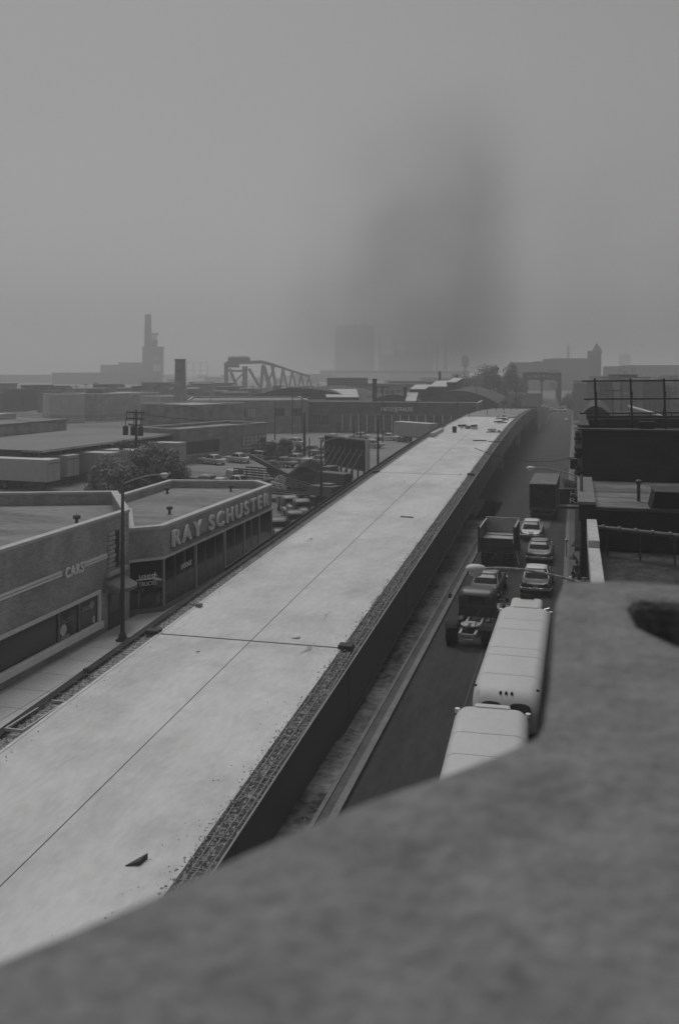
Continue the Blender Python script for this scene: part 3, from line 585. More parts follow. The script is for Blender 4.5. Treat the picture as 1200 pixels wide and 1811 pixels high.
# window lettering
text('DODGE', .42, .004, paint(.85), B2, (FS_ + .03, 49.4, 2.05), (0, 1, 0), width=1.5, name='window_lettering')
dv = Vector((C1[0] - C0[0], C1[1] - C0[1], 0)).normalized(); pv_ = Vector((C0[0], C0[1], 0)) + Vector((dv.y, -dv.x, 0)) * .03
text('TRUCKS', .32, .004, paint(.85), B2, pv_ + dv * .62 + Vector((0, 0, 1.75)), dv, width=1.05, name='window_lettering')
text('used', .42, .004, paint(.85), B2, pv_ + dv * .65 + Vector((0, 0, 2.2)), dv, width=.95, name='window_lettering')
mm_ = MB(); p = pv_ + dv * .5 + Vector((0, 0, 2.1)); mm_.hexa([p, p + dv * 1.2, p + dv * 1.2 + Vector((dv.y, -dv.x, 0)) * .005, p + Vector((dv.y, -dv.x, 0)) * .005], [p + Vector((0, 0, .05)), p + dv * 1.2 + Vector((0, 0, .08)), p + dv * 1.2 + Vector((dv.y, -dv.x, .08)) * .005 + Vector((0, 0, .08)), p + Vector((0, 0, .06))]); mm_.build('window_stripe', paint(.85), B2, world=True)
# goods inside the showroom
sc = thing('scooter', 'pale two wheeled scooter standing behind the corner window', 'scooter', (-25.0, 46.9, .28), R(-60))
MB().tube((0, 0, .15), (.06, 0, 1.05), .025).tube((.5, 0, .15), (.1, 0, .9), .025).build('frame', paint(.85), sc); MB().tube((.06, -.25, 1.05), (.06, .25, 1.05), .02).build('handlebar', paint(.85), sc)
for x in (0, .5): MB().lathe([(.05, -.04), (.17, -.04), (.17, .04), (.05, .04)], (x, 0, .16), 14, 'y').build('wheel', paint(.3), sc)
def tractor(label, loc, rot):
    t = thing('farm_tractor', label, 'tractor', loc, rot, 'tractors inside the showroom'); m = paint(.75)
    MB().loft([rr(.28, .55, 1.05, .0, .08), rr(.3, .55, 1.1, .8, .08), rr(.25, .6, 1.0, 1.3, .08)]).build('hood', m, t); MB().box(-.25, .25, -.7, -.2, .8, .9).box(-.25, .25, -.72, -.66, .9, 1.25).build('seat', rubber(), t)
    MB().lathe([(.2, 0), (.23, .02), (.2, .04)], (0, -.1, 1.25), 14).build('steering_wheel', paint(.4), t)
    for s in (-1, 1): wheel(t, s * .65, -.5, .5, .25, hubm=paint(.5)); wheel(t, s * .5, 1.0, .28, .16, hubm=paint(.5))
tractor('small tractor behind the second pane of the showroom', (-25.2, 54.6, .28), R(-70)); tractor('small tractor behind the first long pane of the showroom', (-25.3, 49.6, .28), R(-100))
sedan('dark car displayed inside at the far end of the showroom', (-26.4, 61.6, .28), R(-30), .25, .3, 'sedan', 4.9, 1.85, group='cars inside the showroom')
for y, l in ((49.2, 'low pale display board behind the first long pane'), (57.0, 'pale display board beside the small tractor')):
    o = MB().box(FS_ - .9, FS_ - .85, y, y + 1.3, .6, .95).box(FS_ - .9, FS_ - .85, y + .1, y + 1.1, .4, .5).build('display_board', paint(.8)); tag(o, l, 'sign')
o = MB().box(FS_ - .6, FS_ - .55, 47.4, 47.8, .42, 1.0).build('price_card', paint(.45)); tag(o, 'small pale card leaning inside the corner pane', 'card')
lampm = bpy.data.materials.new('lit_tube'); lampm.use_nodes = True; lampm.node_tree.nodes['Principled BSDF'].inputs['Emission Strength'].default_value = 14; lampm.node_tree.nodes['Principled BSDF'].inputs['Emission Color'].default_value = (1, 1, 1, 1)
for y, l in ((49.4, 'bright tube lamp above the word on the pane'), (54.9, 'tube lamp over the second pane'), (60.6, 'tube lamp over the third pane')):
    o = MB().box(FS_ - 1.2, FS_ - 1.1, y, y + 1.1, 2.75, 2.81).build('ceiling_lamp', lampm); tag(o, l, 'lamp')

# ------------------------------------------------------------------ lamps and poles
def street_lamp(label, base, h, armdir, reach, r=.1, head=.62, rise=.45):
    t = thing('street_lamp', label, 'street lamp', base, 0, 'curved arm street lamps'); pm = steel(.05); a = Vector(armdir).normalized()
    MB().tube((0, 0, 0), (0, 0, h), r * 1.25, 12, r * .8).build('pole', pm, t, smooth=True)
    MB().box(-.26, .26, -.26, .26, 0, .12).lathe([(.22, .12), (.2, .3), (.13, .42)], n=12).build('base', pm, t)
    pts = [Vector((0, 0, h - .15)) + a * reach * u + Vector((0, 0, rise * math.sin(min(1, u * 1.1) * math.pi / 2))) for u in [i / 10 for i in range(11)]]
    MB().path(pts, .035, 8).build('arm', mat('arm_metal', .28, .5, .15), t, smooth=True)
    e = pts[-1] + a * .3 * head; ax = a; sd = Vector((-a.y, a.x, 0)); rings = []
    for u, wv in ((-.38, .06), (-.3, .15), (-.1, .21), (.12, .23), (.28, .18), (.38, .08)):
        rings.append([e + ax * u * head + (sd * math.cos(k * math.pi / 6) * wv + Vector((0, 0, 1)) * math.sin(k * math.pi / 6) * (wv * .8 if k < 7 else wv * .35)) * head for k in range(12)])
    MB().loft(rings).build('lamp_head', mat('lamp_housing', .55, .45, .1), t, smooth=True)
    ringb = [[e + (ax * math.cos(k * math.pi / 8) * .27 * q + sd * math.sin(k * math.pi / 8) * .18 * q) * head - Vector((0, 0, zz * head)) for k in range(16)] for q, zz in ((1, .03), (1, .12), (.8, .25), (.3, .31))]
    MB().loft(ringb).build('lamp_glass', mat('lamp_lens', .5, .2, .1, spec=.7), t, smooth=True); return t
g = P(217, 1133, .15); street_lamp('tall dark street lamp on the sidewalk before the showroom corner', (g.x, g.y, .15), 8.35, (.93, .37, 0), 1.95)
g = A(499, 74.5); p_ = D(498, 782, dep(g)); street_lamp('street lamp rising beyond the showroom among the parked trucks', (-21.6, 73.5, .15), p_.z - .2, (.9, .43, 0), 2.1)
hd = D(834, 1016, 22.5); ba = Vector((.25, 0, .15)); ba.y = (22.5 + ba.x * s_) / c_ + .3
ar = Vector((hd.x - ba.x, hd.y - ba.y, 0)); street_lamp('nearest street lamp reaching over the truck tractor', ba, hd.z - .3, ar, ar.length - .3, rise=.45, head=.68)
hd = D(936, 833, 46); ba = Vector((.35, 0, .15)); ba.y = 47.4
ar = Vector((hd.x - ba.x, hd.y - ba.y, 0)); street_lamp('street lamp reaching over the open box trailer', ba, hd.z - .35, ar, ar.length - .25, rise=.5)
hd = D(1001, 742, 95); ba = Vector((.3, 97, .15)); ar = Vector((hd.x - ba.x, hd.y - ba.y, 0)); street_lamp('small distant street lamp beside the billboard frame', ba, hd.z - .3, ar, ar.length - .2, rise=.3)
wood = mat('pole_wood', .045, .95, .3, 2, stretch=(4, 4, .4))
def upole(label, px, yb, yt, r=.15, arms=0, az=0, transf=False, d=None):
    g = P(px, yb) if d is None else A(px, d); dd = dep(g); h = CZ - (yt - HY) * dd / FP
    t = thing('utility_pole', label, 'utility pole', (g.x, g.y, 0), az, 'wooden utility poles'); MB().tube((0, 0, 0), (0, 0, h), r, 10, r * .7).build('pole', wood, t, smooth=True)
    for k in range(arms):
        z = h - .3 - .75 * k; L = 1.5 if k != 2 else 1.1
        MB().box(-L, L, -.22, -.1, z - .07, z + .07).build('crossarm', wood, t)
        ins = MB()
        for x in (-L + .1, -L * .6, -L * .25, L * .25, L * .6, L - .1): ins.lathe([(.05, 0), (.06, .06), (.03, .14)], (x, -.16, z + .07), 8)
        ins.build('insulator', steel(.1), t)
    if transf:
        for x in (-1.35, 0, 1.25): MB().lathe([(.0, 0), (.3, 0), (.32, .1), (.32, 1.0), (.2, 1.12), (0, 1.15)], (x, -.45, h - 3.0), 14).tube((x, -.45, h - 1.9), (x, -.3, h - .4), .05).build('transformer', steel(.04), t)
        MB().box(-1.0, 1.0, -.22, -.1, h - 3.9, h - 3.8).build('crossarm', wood, t)
    return t
upole('big utility pole with three transformers in front of the warehouse', 241, 868, 725, .2, 3, R(-20), True)
upole('dark pole with no arms beside the bush', 538, 812, 728, .24); upole('thin pole right of the stout dark pole', 547, 812, 774, .12)
upole('slim pole at the far corner of the brick office', 486, 778, 710, .14); upole('thin pole just left of the billboard right edge', 637, 800, 724, .14, d=150)
upole('thin short pole above the billboard top', 625, 800, 738, .12, d=150)
upole('tall slim pole standing behind the ramp edge by the billboard', 668, 862, 741, .15); upole('pole with one crossarm before the trailer sign', 676, 786, 682, .13, 1, R(10))
upole('pole with crossarms left of the trailer works', 517, 768, 690, .16, 2, R(15)); upole('pole behind the trailer works wing', 534, 766, 690, .16, 2, R(15))
upole('pole at the right wing of the trailer works', 809, 765, 692, .14, d=185); upole('far pole behind the ramp crest', 842, 740, 686, .14, d=210); upole('farther pole behind the ramp crest', 867, 740, 684, .14, d=240)
upole('slender pole near the crest of the ramp', 912, 735, 655, .13, d=230)
upole('thin pole on the office roofline', 372, 790, 704, .12, d=175)
upole('pole with a wide crossarm beyond the right roofs', 1083, 760, 688, .14, 1, 0, d=150)
upole('smaller pole left of the wide crossarm pole', 1070, 760, 695, .13, 1, 0, d=175)

# overhead wires
def wire(label, p, q, sag, r=.018):
    m = MB(); m.path([p.lerp(q, i / 14) - Vector((0, 0, 4 * sag * (i / 14) * (1 - i / 14))) for i in range(15)], r, 5); return tag(m.build('overhead_wire', steel(.02)), label, 'wire', 'overhead wires')
p0 = D(241, 731, dep(P(241, 868)))
for i, (dx, dz) in enumerate(((-1.2, 0), (0, 0), (1.2, 0), (0, -.75))):
    a = p0 + Vector((dx, 0, dz)); wire('wire running left from the pole with transformers', a, D(-60, 716 + i * 5, 96), .7); wire('wire running right from the pole with transformers to the dark pole', a, D(538, 732 + i * 5, 141), .9)
wire('wire between the dark pole and the crossarm pole before the works', D(538, 733, 141), D(676, 690, 168), .8); wire('wire between the crossarm pole and the wing pole of the works', D(676, 690, 168), D(809, 694, 185), .6)
# ------------------------------------------------------------------ yard behind the showroom
yc = 'trucks parked beside the showroom'
def oldtruck(label, px, py, rot, v, d=None):
    g = P(px, py); t = thing('parked_truck', label, 'truck', (g.x, g.y, 0), rot, yc); m = paint(v, .4)
    MB().loft([rr(.82, .7, 1.6, -.4, .25, 5), rr(.86, .6, 1.85, -.1, .3, 5), rr(.84, .6, 1.9, .9, .32, 5), rr(.78, .7, 1.6, 1.35, .3, 5)]).build('cab', m, t, smooth=True)
    MB().box(-.62, .62, 1.2, 1.36, 1.3, 1.7).build('windscreen', gls(), t, bevel=.05)
    MB().loft([rr(.6, .55, 1.25, 1.2, .3, 5), rr(.55, .55, 1.22, 1.9, .3, 5), rr(.48, .55, 1.1, 2.45, .25, 5), rr(.38, .6, .95, 2.6, .2, 5)]).build('hood', m, t, smooth=True)
    for s in (-1, 1):
        MB().loft([rr(.2, .5, .72, 1.1, .1), rr(.24, .4, .98, 1.5, .18), rr(.25, .4, 1.02, 2.1, .2), rr(.2, .45, .8, 2.6, .15)]).build('fender', m, t, smooth=True).location.x = s * .72
        MB().lathe([(0, .05), (.12, .04), (.13, 0), (.1, -.15)], (s * .72, 2.62, .82), 12, 'y').build('headlight', chrome(), t, smooth=True)
        wheel(t, s * .78, 1.9, .38, .22); wheel(t, s * .8, -2.0, .38, .22)
    MB().box(-.9, .9, 2.72, 2.8, .42, .6).build('bumper', chrome(), t, bevel=.02); MB().box(-.35, .35, 2.6, 2.66, .6, 1.0).build('grille', chrome(), t)
    MB().box(-.95, .95, -3.2, -.5, .75, .85).box(-.95, -.9, -3.2, -.5, .85, 1.25).box(.9, .95, -3.2, -.5, .85, 1.25).box(-.95, .95, -.55, -.5, .85, 1.4).box(-.95, .95, -3.2, -3.15, .85, 1.25).build('truck_bed', m, t)
    return t
oldtruck('round fendered truck nearest the showroom end wall', 492, 952, R(200), .04); oldtruck('dark nosed truck between the lamp pole and the ramp', 521, 938, R(203), .05)
oldtruck('pale hooded truck furthest right in the row beside the showroom', 532, 915, R(206), .09); oldtruck('truck at the back of the row beside the showroom', 511, 908, R(206), .12)
# excavator / cable shovel
g = P(574, 893); ex = thing('excavator', 'large cable excavator with a slanted cab behind the ramp edge', 'excavator', (g.x, g.y, 0), R(62)); em = mat('excavator_paint', .1, .6, .3, 1)
for s in (-1, 1):
    MB().loft([[(s * 1.0, y, z), (s * 1.55, y, z), (s * 1.55, y, z2), (s * 1.0, y, z2)] for y, z, z2 in ((-2.1, .35, .6), (-1.8, .03, .9), (1.8, .03, .9), (2.1, .35, .6))]).build('track', steel(.03), ex)
    for k in range(5): MB().lathe([(0, 0), (.3, 0), (.3, .06), (0, .08)], (s * 1.56 if s > 0 else -1.62, -1.5 + .75 * k, .45), 12, 'x').build('roller', steel(.06), ex)
MB().lathe([(0, 0), (1, 0), (1, .25), (0, .25)], (0, 0, .9), 20).build('turntable', steel(.04), ex)
MB().loft([[(x, y, 1.15) for y, _ in ((-2.6, 0), (2.0, 0))] + [(x, 2.0, 2.3), (x, 1.2, 3.45), (x, -2.6, 3.45)] for x in (.15, 1.5)]).build('house', em, ex, bevel=.06)
MB().loft([[(x, -2.6, 1.15), (x, 1.4, 1.15), (x, .7, 2.2), (x, -2.6, 2.3)] for x in (-1.6, .1)]).build('engine_cover', mat('excavator_paint2', .13, .6, .3, 1), ex, bevel=.08)
MB().box(1.5, 1.53, -2.2, -1.2, 2.0, 2.9).build('notice', paint(.45), ex); MB().box(1.5, 1.53, .2, 1.4, 2.2, 3.0).build('cab_window', gls(), ex)
MB().box(-1.2, .0, -1.8, -.4, 2.31, 2.45).build('hatch', steel(.15), ex)
bm = MB()
for x in (-.45, .45):
    for dz in (0, .5): bm.tube((x, 1.6, 1.3 + dz), (x * .7, 7.5, 2.0 + dz), .06)
for k in range(9):
    a = k / 9; b = (k + 1) / 9
    for x in (-.45, .45): bm.tube((x * (1 - .3 * a), 1.6 + 5.9 * a, 1.3 + .7 * a), (x * (1 - .3 * b), 1.6 + 5.9 * b, 1.8 + .7 * b), .035, 5)
bm.build('boom', steel(.04), ex); 
MB().tube((0, 1.5, 3.3), (0, 7.3, 2.6), .03).tube((.3, 1.5, 3.2), (.2, 7.3, 2.6), .03).build('hoist_cable', steel(.03), ex)
g = P(545, 866); sh = thing('cable_shovel', 'second excavating machine under a dark sheet behind the first one', 'excavator', (g.x, g.y, 0), R(75))
rg = []
for k, (y, hw, h) in enumerate(((-2.6, .9, 2.2), (-1.8, 1.5, 3.2), (-.6, 1.7, 3.8), (.6, 1.6, 3.5), (1.6, 1.3, 2.6), (2.7, .9, 1.7))):
    rg.append([(hw * math.cos(math.pi * i / 10) * (1 + .08 * math.sin(i * 3 + k)), y + .15 * math.sin(i * 2), .5 + (h - .5) * math.sin(math.pi * i / 10) ** .6 * (1 + .06 * math.sin(i * 5 + k * 2))) for i in range(11)])
MB().loft(rg).build('sheet_cover', mat('tarpaulin', .035, .8, .5, 2, bump=.4), sh)
MB().box(-1.0, 1.0, -3.6, -2.3, .9, 3.0).build('house', em, sh, bevel=.06)
for s in (-1, 1): MB().box(s * 1.2 - .25, s * 1.2 + .25, -2.2, 2.2, .02, .8).build('track', steel(.03), sh, bevel=.15)
m = MB(); m.bar((0, 2, 1.2), (0, 8.5, 3.6), .4, .5); m.build('boom', em, sh)
m = MB(); m.lathe([(.9, 0), (1.0, .05), (1.0, .2), (.9, .25)], (.2, 5.2, 2.2), 20, 'x').build('wheel_guard', steel(.15), sh)
g = P(480, 884); fb = thing('flat_trailer', 'low dark flat trailer carrying a lattice boom behind the showroom', 'trailer', (g.x, g.y, 0), R(70))
MB().box(-1.2, 1.2, -5, 4.5, .85, 1.05).build('bed', steel(.03), fb); bm = MB()
for x in (-.5, .5):
    for z in (1.1, 1.7): bm.tube((x, -4.6, z), (x, 4.2, z), .05)
for k in range(11):
    y = -4.6 + .8 * k
    for x in (-.5, .5): bm.tube((x, y, 1.1), (x, y + .8, 1.7), .035, 5)
    bm.tube((-.5, y, 1.7), (.5, y + .8, 1.7), .035, 5)
bm.build('lattice_section', steel(.05), fb)
for s in (-1, 1):
    for y in (-4, -3, 3): wheel(fb, s * 1.05, y, .45, .3, hubm=steel(.1))
# stake truck
g = P(447, 862); t = thing('stake_truck', 'stake sided truck with dark slatted rails behind the showroom', 'truck', (g.x, g.y, 0), R(68))
MB().box(-1.1, 1.1, -2.6, 2.2, .95, 1.1).build('bed', steel(.04), t); m = MB()
for x in (-1.1, 1.05):
    for z in (1.3, 1.6, 1.9, 2.2): m.box(x, x + .05, -2.6, 2.2, z, z + .15)
    for y in (-2.5, -1.3, 0, 1.1, 2.1): m.box(x + .051, x + .1, y, y + .08, 1.1, 2.35)
m.build('stake_rail', mat('rail_wood', .06, .9, .4, 2), t); MB().loft([rr(.95, .7, 2.0, 2.4, .25), rr(.95, .7, 2.1, 3.6, .3), rr(.8, .7, 1.4, 3.9, .2), rr(.6, .7, 1.2, 4.9, .2)]).build('cab', paint(.3), t)
for s in (-1, 1):
    for y in (-1.6, 3.9): wheel(t, s * .95, y, .45, .26)
for px, py, ro, v, rv, st, l in ((417, 862, 75, .45, .5, 'sedan', 'white topped car parked just behind the showroom roof edge'), (384, 867, 80, .4, .45, 'sedan', 'pale car half hidden behind the middle of the showroom roof'),
    (375, 821, 66, .38, .5, 'sedan', 'grey sedan first in the row along the brick office'), (419, 818, 68, .42, .5, 'sedan', 'long low pale car second in the row along the office'), (452, 813, 66, .16, .4, 'wagon', 'dark station wagon third in the row along the office'), (474, 809, 64, .4, .5, 'sedan', 'pale sedan at the right end of the office row'),
    (152, 905, 70, .45, .5, 'sedan', 'white car whose roof shows behind the left shop parapet'), (122, 902, 85, .36, .4, 'sedan', 'pale car at the far left behind the shop parapet'), (206, 904, 95, .5, .55, 'fastback', 'white rounded car beside the tree and lamp pole'),
    (585, 780, 80, .4, .5, 'sedan', 'light car parked left of the billboard top'), (634, 777, 85, .35, .45, 'sedan', 'pale car before the glazed front of the trailer works'), (684, 779, 80, .45, .5, 'sedan', 'pale car at the left end of the parked semi trailer'),
    (570, 806, 85, .2, .3, 'sedan', 'grey car behind the billboard props'), (548, 803, 80, .05, .08, 'sedan', 'dark car beyond the stout dark pole')):
    g = P(px, py); sedan(l, (g.x, g.y, 0), R(ro), v, rv, st, 5.0, 1.9, group='cars parked in the lots', detail=True)
for i, (px, py, ro, v) in enumerate(((497, 826, 75, .12), (520, 819, 70, .3), (562, 822, 82, .4), (600, 790, 85, .18), (492, 797, 60, .35), (520, 788, 70, .4), (655, 792, 80, .3))):
    g = P(px, py); sedan(['dark car below the bushes by the brick office', 'grey car near the foot of the stout dark pole', 'pale car left of the billboard props', 'dark car whose roof shows over the billboard', 'pale car beyond the bushes at the office corner', 'pale car left of the trailer works entrance', 'grey car right of the billboard in the lot'][i], (g.x, g.y, 0), R(ro), v, v * 1.2, 'sedan', 5.0, 1.9, group='cars parked in the lots', detail=False)
# pickups
for px, py, ro, v, l in ((360, 866, 80, .2, 'old grey truck at the left behind the showroom roof'), (283, 884, 5, .3, 'pale truck standing left of the showroom roof corner')):
    oldtruck(l, px, py, R(ro + 180), v)
# billboard seen from behind
pa = P(577, 836, .6); pb = P(647, 850, .6); pb = A(647, 113); pa = A(575, 122); dv = (pb - pa); dv.z = 0; L = dv.length; dv.normalize()
bb = thing('billboard', 'big dark billboard seen from behind with slanting props', 'billboard', ((pa.x + pb.x) / 2, (pa.y + pb.y) / 2, 0), math.atan2(dv.y, dv.x)); h = L / 2
MB().box(-h, h, -.02, .12, 1.2, 5.2).build('panel', mat('board_back', .035, .9, .5, 1.5, stretch=(2, 1, .4)), bb); MB().box(-h - .1, h + .1, .125, .22, 1.1, 5.3).build('face', paint(.45), bb)
MB().box(h + .02, h + .45, -.15, .3, .0, 5.3).build('end_post', paint(.5, .6), bb); MB().box(-h, h, -.2, -.02, 5.0, 5.2).box(-h, h, -.2, -.02, 1.2, 1.35).box(-h, h, -.12, -.021, 3.1, 3.2).build('rail', steel(.07), bb)
for k in range(8):
    x = -h + .3 + (L - .6) * k / 7; MB().box(x, x + .16, -.3, -.121, 0, 5.1).build('post', wood, bb); MB().bar((x + .05, -.25, 4.0), (x + .05, -3.0, .1), .13, .13).build('prop', mat('prop_wood', .13, .9, .3, 2), bb)
MB().box(-h - .5, h, -3.05, -2.9, .35, .5).build('foot_rail', steel(.05), bb)

# ------------------------------------------------------------------ warehouse and docks
def quadbld(name, label, a, b, depth, z, wm=None, rm=None, parapet=.35, cat='building', group=None, cop=True, cm=None):
    """a, b: front corners in world (left, right); depth away from the camera"""
    a = Vector((a.x, a.y, 0)); b = Vector((b.x, b.y, 0)); d = (b - a).normalized(); n = Vector((-d.y, d.x, 0))
    if n.dot(a) < 0: n = -n
    poly = [(a.x, a.y), (b.x, b.y), (b.x + n.x * depth, b.y + n.y * depth), (a.x + n.x * depth, a.y + n.y * depth)]
    base = (a + b) / 2 + n * depth / 2; t = thing(name, label, cat, (base.x, base.y, 0), 0, group)
    MB().prism(poly, 0, z - parapet).build('wall', wm or bk, t, world=True)
    MB().prism(poly, z - parapet + .002, z - parapet + .05).build('roof', rm or tar, t, world=True)
    if parapet > .1: walls(t, poly, z - parapet + .052, z, .3, wm or bk, 'parapet')
    if cop: walls(t, [(p.x, p.y) for p in poly_out(poly, .06)], z + .002, z + .14, .45, cm or stone, 'coping')
    t['_d'] = 0; del t['_d']; return t, a, b, d, n
def win(t, a, d, n, u0, u1, z0, z1, nx=4, nz=3, m=None, fr=None, out=.05):
    """a gridded window on a front wall"""
    mb = MB(); p = a + d * u0 - n * out; q = a + d * u1 - n * out
    mb.hexa([(p.x, p.y, z0), (q.x, q.y, z0), (q.x + n.x * .04, q.y + n.y * .04, z0), (p.x + n.x * .04, p.y + n.y * .04, z0)], [(p.x, p.y, z1), (q.x, q.y, z1), (q.x + n.x * .04, q.y + n.y * .04, z1), (p.x + n.x * .04, p.y + n.y * .04, z1)])
    w_ = mb.build('window', m or glswin(), t, world=True); g = MB()
    for i in range(nx + 1):
        u = u0 + (u1 - u0) * i / nx; c = a + d * u - n * (out + .05); g.bar((c.x, c.y, z0), (c.x, c.y, z1), .07, .07)
    for k in range(nz + 1):
        z = z0 + (z1 - z0) * k / nz; c1 = a + d * u0 - n * (out + .05); c2 = a + d * u1 - n * (out + .05); g.bar((c1.x, c1.y, z), (c2.x, c2.y, z), .06, .06)
    off = t.location; g.v = [v - off for v in g.v]; f = g.build('glazing_bars', fr or steel(.08), None); f.parent = w_; return w_
OF, a, b, d, n = quadbld('brick_office', 'plain two window brick office behind the row of parked cars', P(318, 822), P(471, 803), 9, 5.3, brick('brick_office', .22), mat('roof_grey', .22, .9, .3, .3), .4)
Lf = (b - a).length; print('office', Lf)
win(OF, a, d, n, Lf * .07, Lf * .42, 1.4, 3.3, 6, 3, mat('blind_grey', .08, .3, .4, 2)); win(OF, a, d, n, Lf * .69, Lf * .99, 1.7, 3.4, 6, 3, mat('blind_white', .4, .5, .2, 1, spec=.5))
m = MB(); m.bar(a + d * Lf * .05 - n * .1 + Vector((0, 0, 1.3)), a + d * Lf * .43 - n * .1 + Vector((0, 0, 1.3)), .3, .14); m.bar(a + d * Lf * .67 - n * .1 + Vector((0, 0, 1.35)), b - n * .1 + Vector((0, 0, 1.35)), .3, .14); m.build('window_sill', stone, OF, world=True)
# roof shed behind
SH, a2, b2, d2, n2 = quadbld('brick_shed', 'low brick block with a pale roof strip rising behind the office', P(340, 748, 4.9), P(432, 742, 4.9), 14, 8.0, brick('brick_office', .22), mat('roof_pale', .38, .9, .2, .3), .15)
ea, eb = P(40, 796, 4.6), P(318, 761, 4.6); 
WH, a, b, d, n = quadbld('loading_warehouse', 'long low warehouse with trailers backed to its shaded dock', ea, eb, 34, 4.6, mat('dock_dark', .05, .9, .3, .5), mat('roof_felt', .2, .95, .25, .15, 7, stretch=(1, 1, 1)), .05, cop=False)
Lw = (b - a).length; print('warehouse', Lw)
# deep canopy with a pale fascia, columns, wall openings
o = WH.location; m = MB(); p, q = a - n * 3, b - n * 3
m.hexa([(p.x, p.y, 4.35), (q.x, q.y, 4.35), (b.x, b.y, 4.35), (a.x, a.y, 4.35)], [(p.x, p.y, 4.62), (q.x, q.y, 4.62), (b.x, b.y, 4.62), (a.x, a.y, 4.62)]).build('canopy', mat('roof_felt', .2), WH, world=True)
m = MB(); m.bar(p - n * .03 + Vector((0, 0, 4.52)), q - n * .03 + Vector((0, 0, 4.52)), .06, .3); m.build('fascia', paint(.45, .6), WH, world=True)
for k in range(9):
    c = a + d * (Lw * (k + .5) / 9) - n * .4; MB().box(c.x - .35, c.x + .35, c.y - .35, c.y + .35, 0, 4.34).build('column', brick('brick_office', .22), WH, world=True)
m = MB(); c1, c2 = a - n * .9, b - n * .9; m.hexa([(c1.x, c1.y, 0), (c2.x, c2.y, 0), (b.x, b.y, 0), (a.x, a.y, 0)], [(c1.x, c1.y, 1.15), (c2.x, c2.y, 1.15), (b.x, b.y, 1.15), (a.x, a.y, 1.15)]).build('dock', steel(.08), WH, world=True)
for px, py in ((199, 787), (233, 784)):
    v = P(px, py, 4.1); ob = MB().lathe([(0, 0), (.13, .06), (.2, .2), (0, .3)], (v.x, v.y, 4.0), 10).build('dock_lamp', paint(.75), WH, world=True)
# upper roofs stepping up behind
def slab_roof(name, label, pts, z, dz, rm, cat='building', wm=None):
    c = sum(pts, Vector()) / len(pts); t = thing(name, label, cat, (c.x, c.y, 0)); MB().prism([(p.x, p.y) for p in pts], 0, z - dz).build('wall', wm or bk, t, world=True)
    MB().prism([(p.x, p.y) for p in poly_out([(q.x, q.y) for q in pts], .25)], z - dz + .003, z).build('roof', rm, t, world=True); return t
def back(a, b, n, k, dep_): return [a + n * k, b + n * k, b + n * (k + dep_), a + n * (k + dep_)]
U = slab_roof('warehouse_hall', 'higher roofed hall directly behind the loading warehouse', back(a, b - d * 5, n, 18, 40), 6.4, .3, mat('roof_felt', .2)); 
for u0, u1, k in ((.0, .17, 26), (.42, .8, 26), (.05, .3, 46), (.6, .98, 47)):
    p, q = a + d * Lw * u0 + n * k, a + d * Lw * u1 + n * k; m = MB(); m.hexa([(p.x, p.y, 6.402), (q.x, q.y, 6.402), (q.x + n.x * 3, q.y + n.y * 3, 6.402), (p.x + n.x * 3, p.y + n.y * 3, 6.402)], [(p.x, p.y, 7.3), (q.x, q.y, 7.3), (q.x + n.x * 3, q.y + n.y * 3, 7.3), (p.x + n.x * 3, p.y + n.y * 3, 7.3)]).build('roof_monitor', mat('monitor_pale', .42, .8, .2, 1), U, world=True)
p, q = A(88, 235), A(150, 240); t, *_ = quadbld('white_shed', 'pale low shed with a white edged roof at the far left', p, q, 8, 7.8, mat('white_board', .4, .8, .2, .4), mat('roof_pale', .38), .1)
p, q = A(172, 245), A(285, 262); t, *_ = quadbld('long_shed', 'long pale roofed shed below the far factory', p, q, 18, 7.6, bk, mat('roof_pale', .38), .1)
p, q = A(285, 225), A(340, 232); t, *_ = quadbld('pale_block', 'small pale block left of the brick chimney', p, q, 10, 7.5, mat('white_board', .4), mat('roof_pale', .38), .1)
# trailers at the dock
tr_m = mat('trailer_white', .42, .6, .15, .6)
def dock_trailer(label, px, py, v, Lt=8.5, rot=None, w_=1.22, sidev=None):
    g = P(px, py); ang = math.atan2(n.y, n.x) - math.pi / 2 if rot is None else rot
    t = thing('dock_trailer', label, 'trailer', (g.x, g.y, 0), ang, 'trailers at the docks'); m = paint(v, .6)
    MB().box(-w_, w_, 0, Lt, 1.15, 3.7).build('box', m, t, bevel=.04)
    MB().box(-w_ + .02, w_ - .02, .04, Lt - .04, 3.702, 3.76).build('roof', paint(min(.6, v * 1.25), .7), t)
    for x in (-1.18, -.02, 1.12): MB().box(x, x + .06, -.03, -.002, 1.2, 3.65).build('corner_strip', paint(v * .7, .6), t)
    MB().box(-w_ * .8, w_ * .8, -.02, -.002, 3.2, 3.35).build('top_strip', paint(v * .45, .6), t)
    MB().box(-.6, -.5, .8, .9, 0, 1.14).box(.5, .6, .8, .9, 0, 1.14).build('landing_leg', steel(.06), t)
    for y in (Lt - 1.2, Lt - 2.3):
        for s in (-1, 1): wheel(t, s * .95, y, .48, .4, hubm=steel(.1))
    return t
dock_trailer('white dock trailer cut by the left picture edge', 96, 868, .42); dock_trailer('dock trailer second from the left with a dark mark on its front', 130, 858, .36)
dock_trailer('grey sided dock trailer left of the pole with transformers', 204, 852, .33, 11); dock_trailer('dock trailer just right of the pole with transformers behind the tree', 250, 846, .33, 12); dock_trailer('dock trailer against the left end of the brick office', 322, 828, .33, 9)
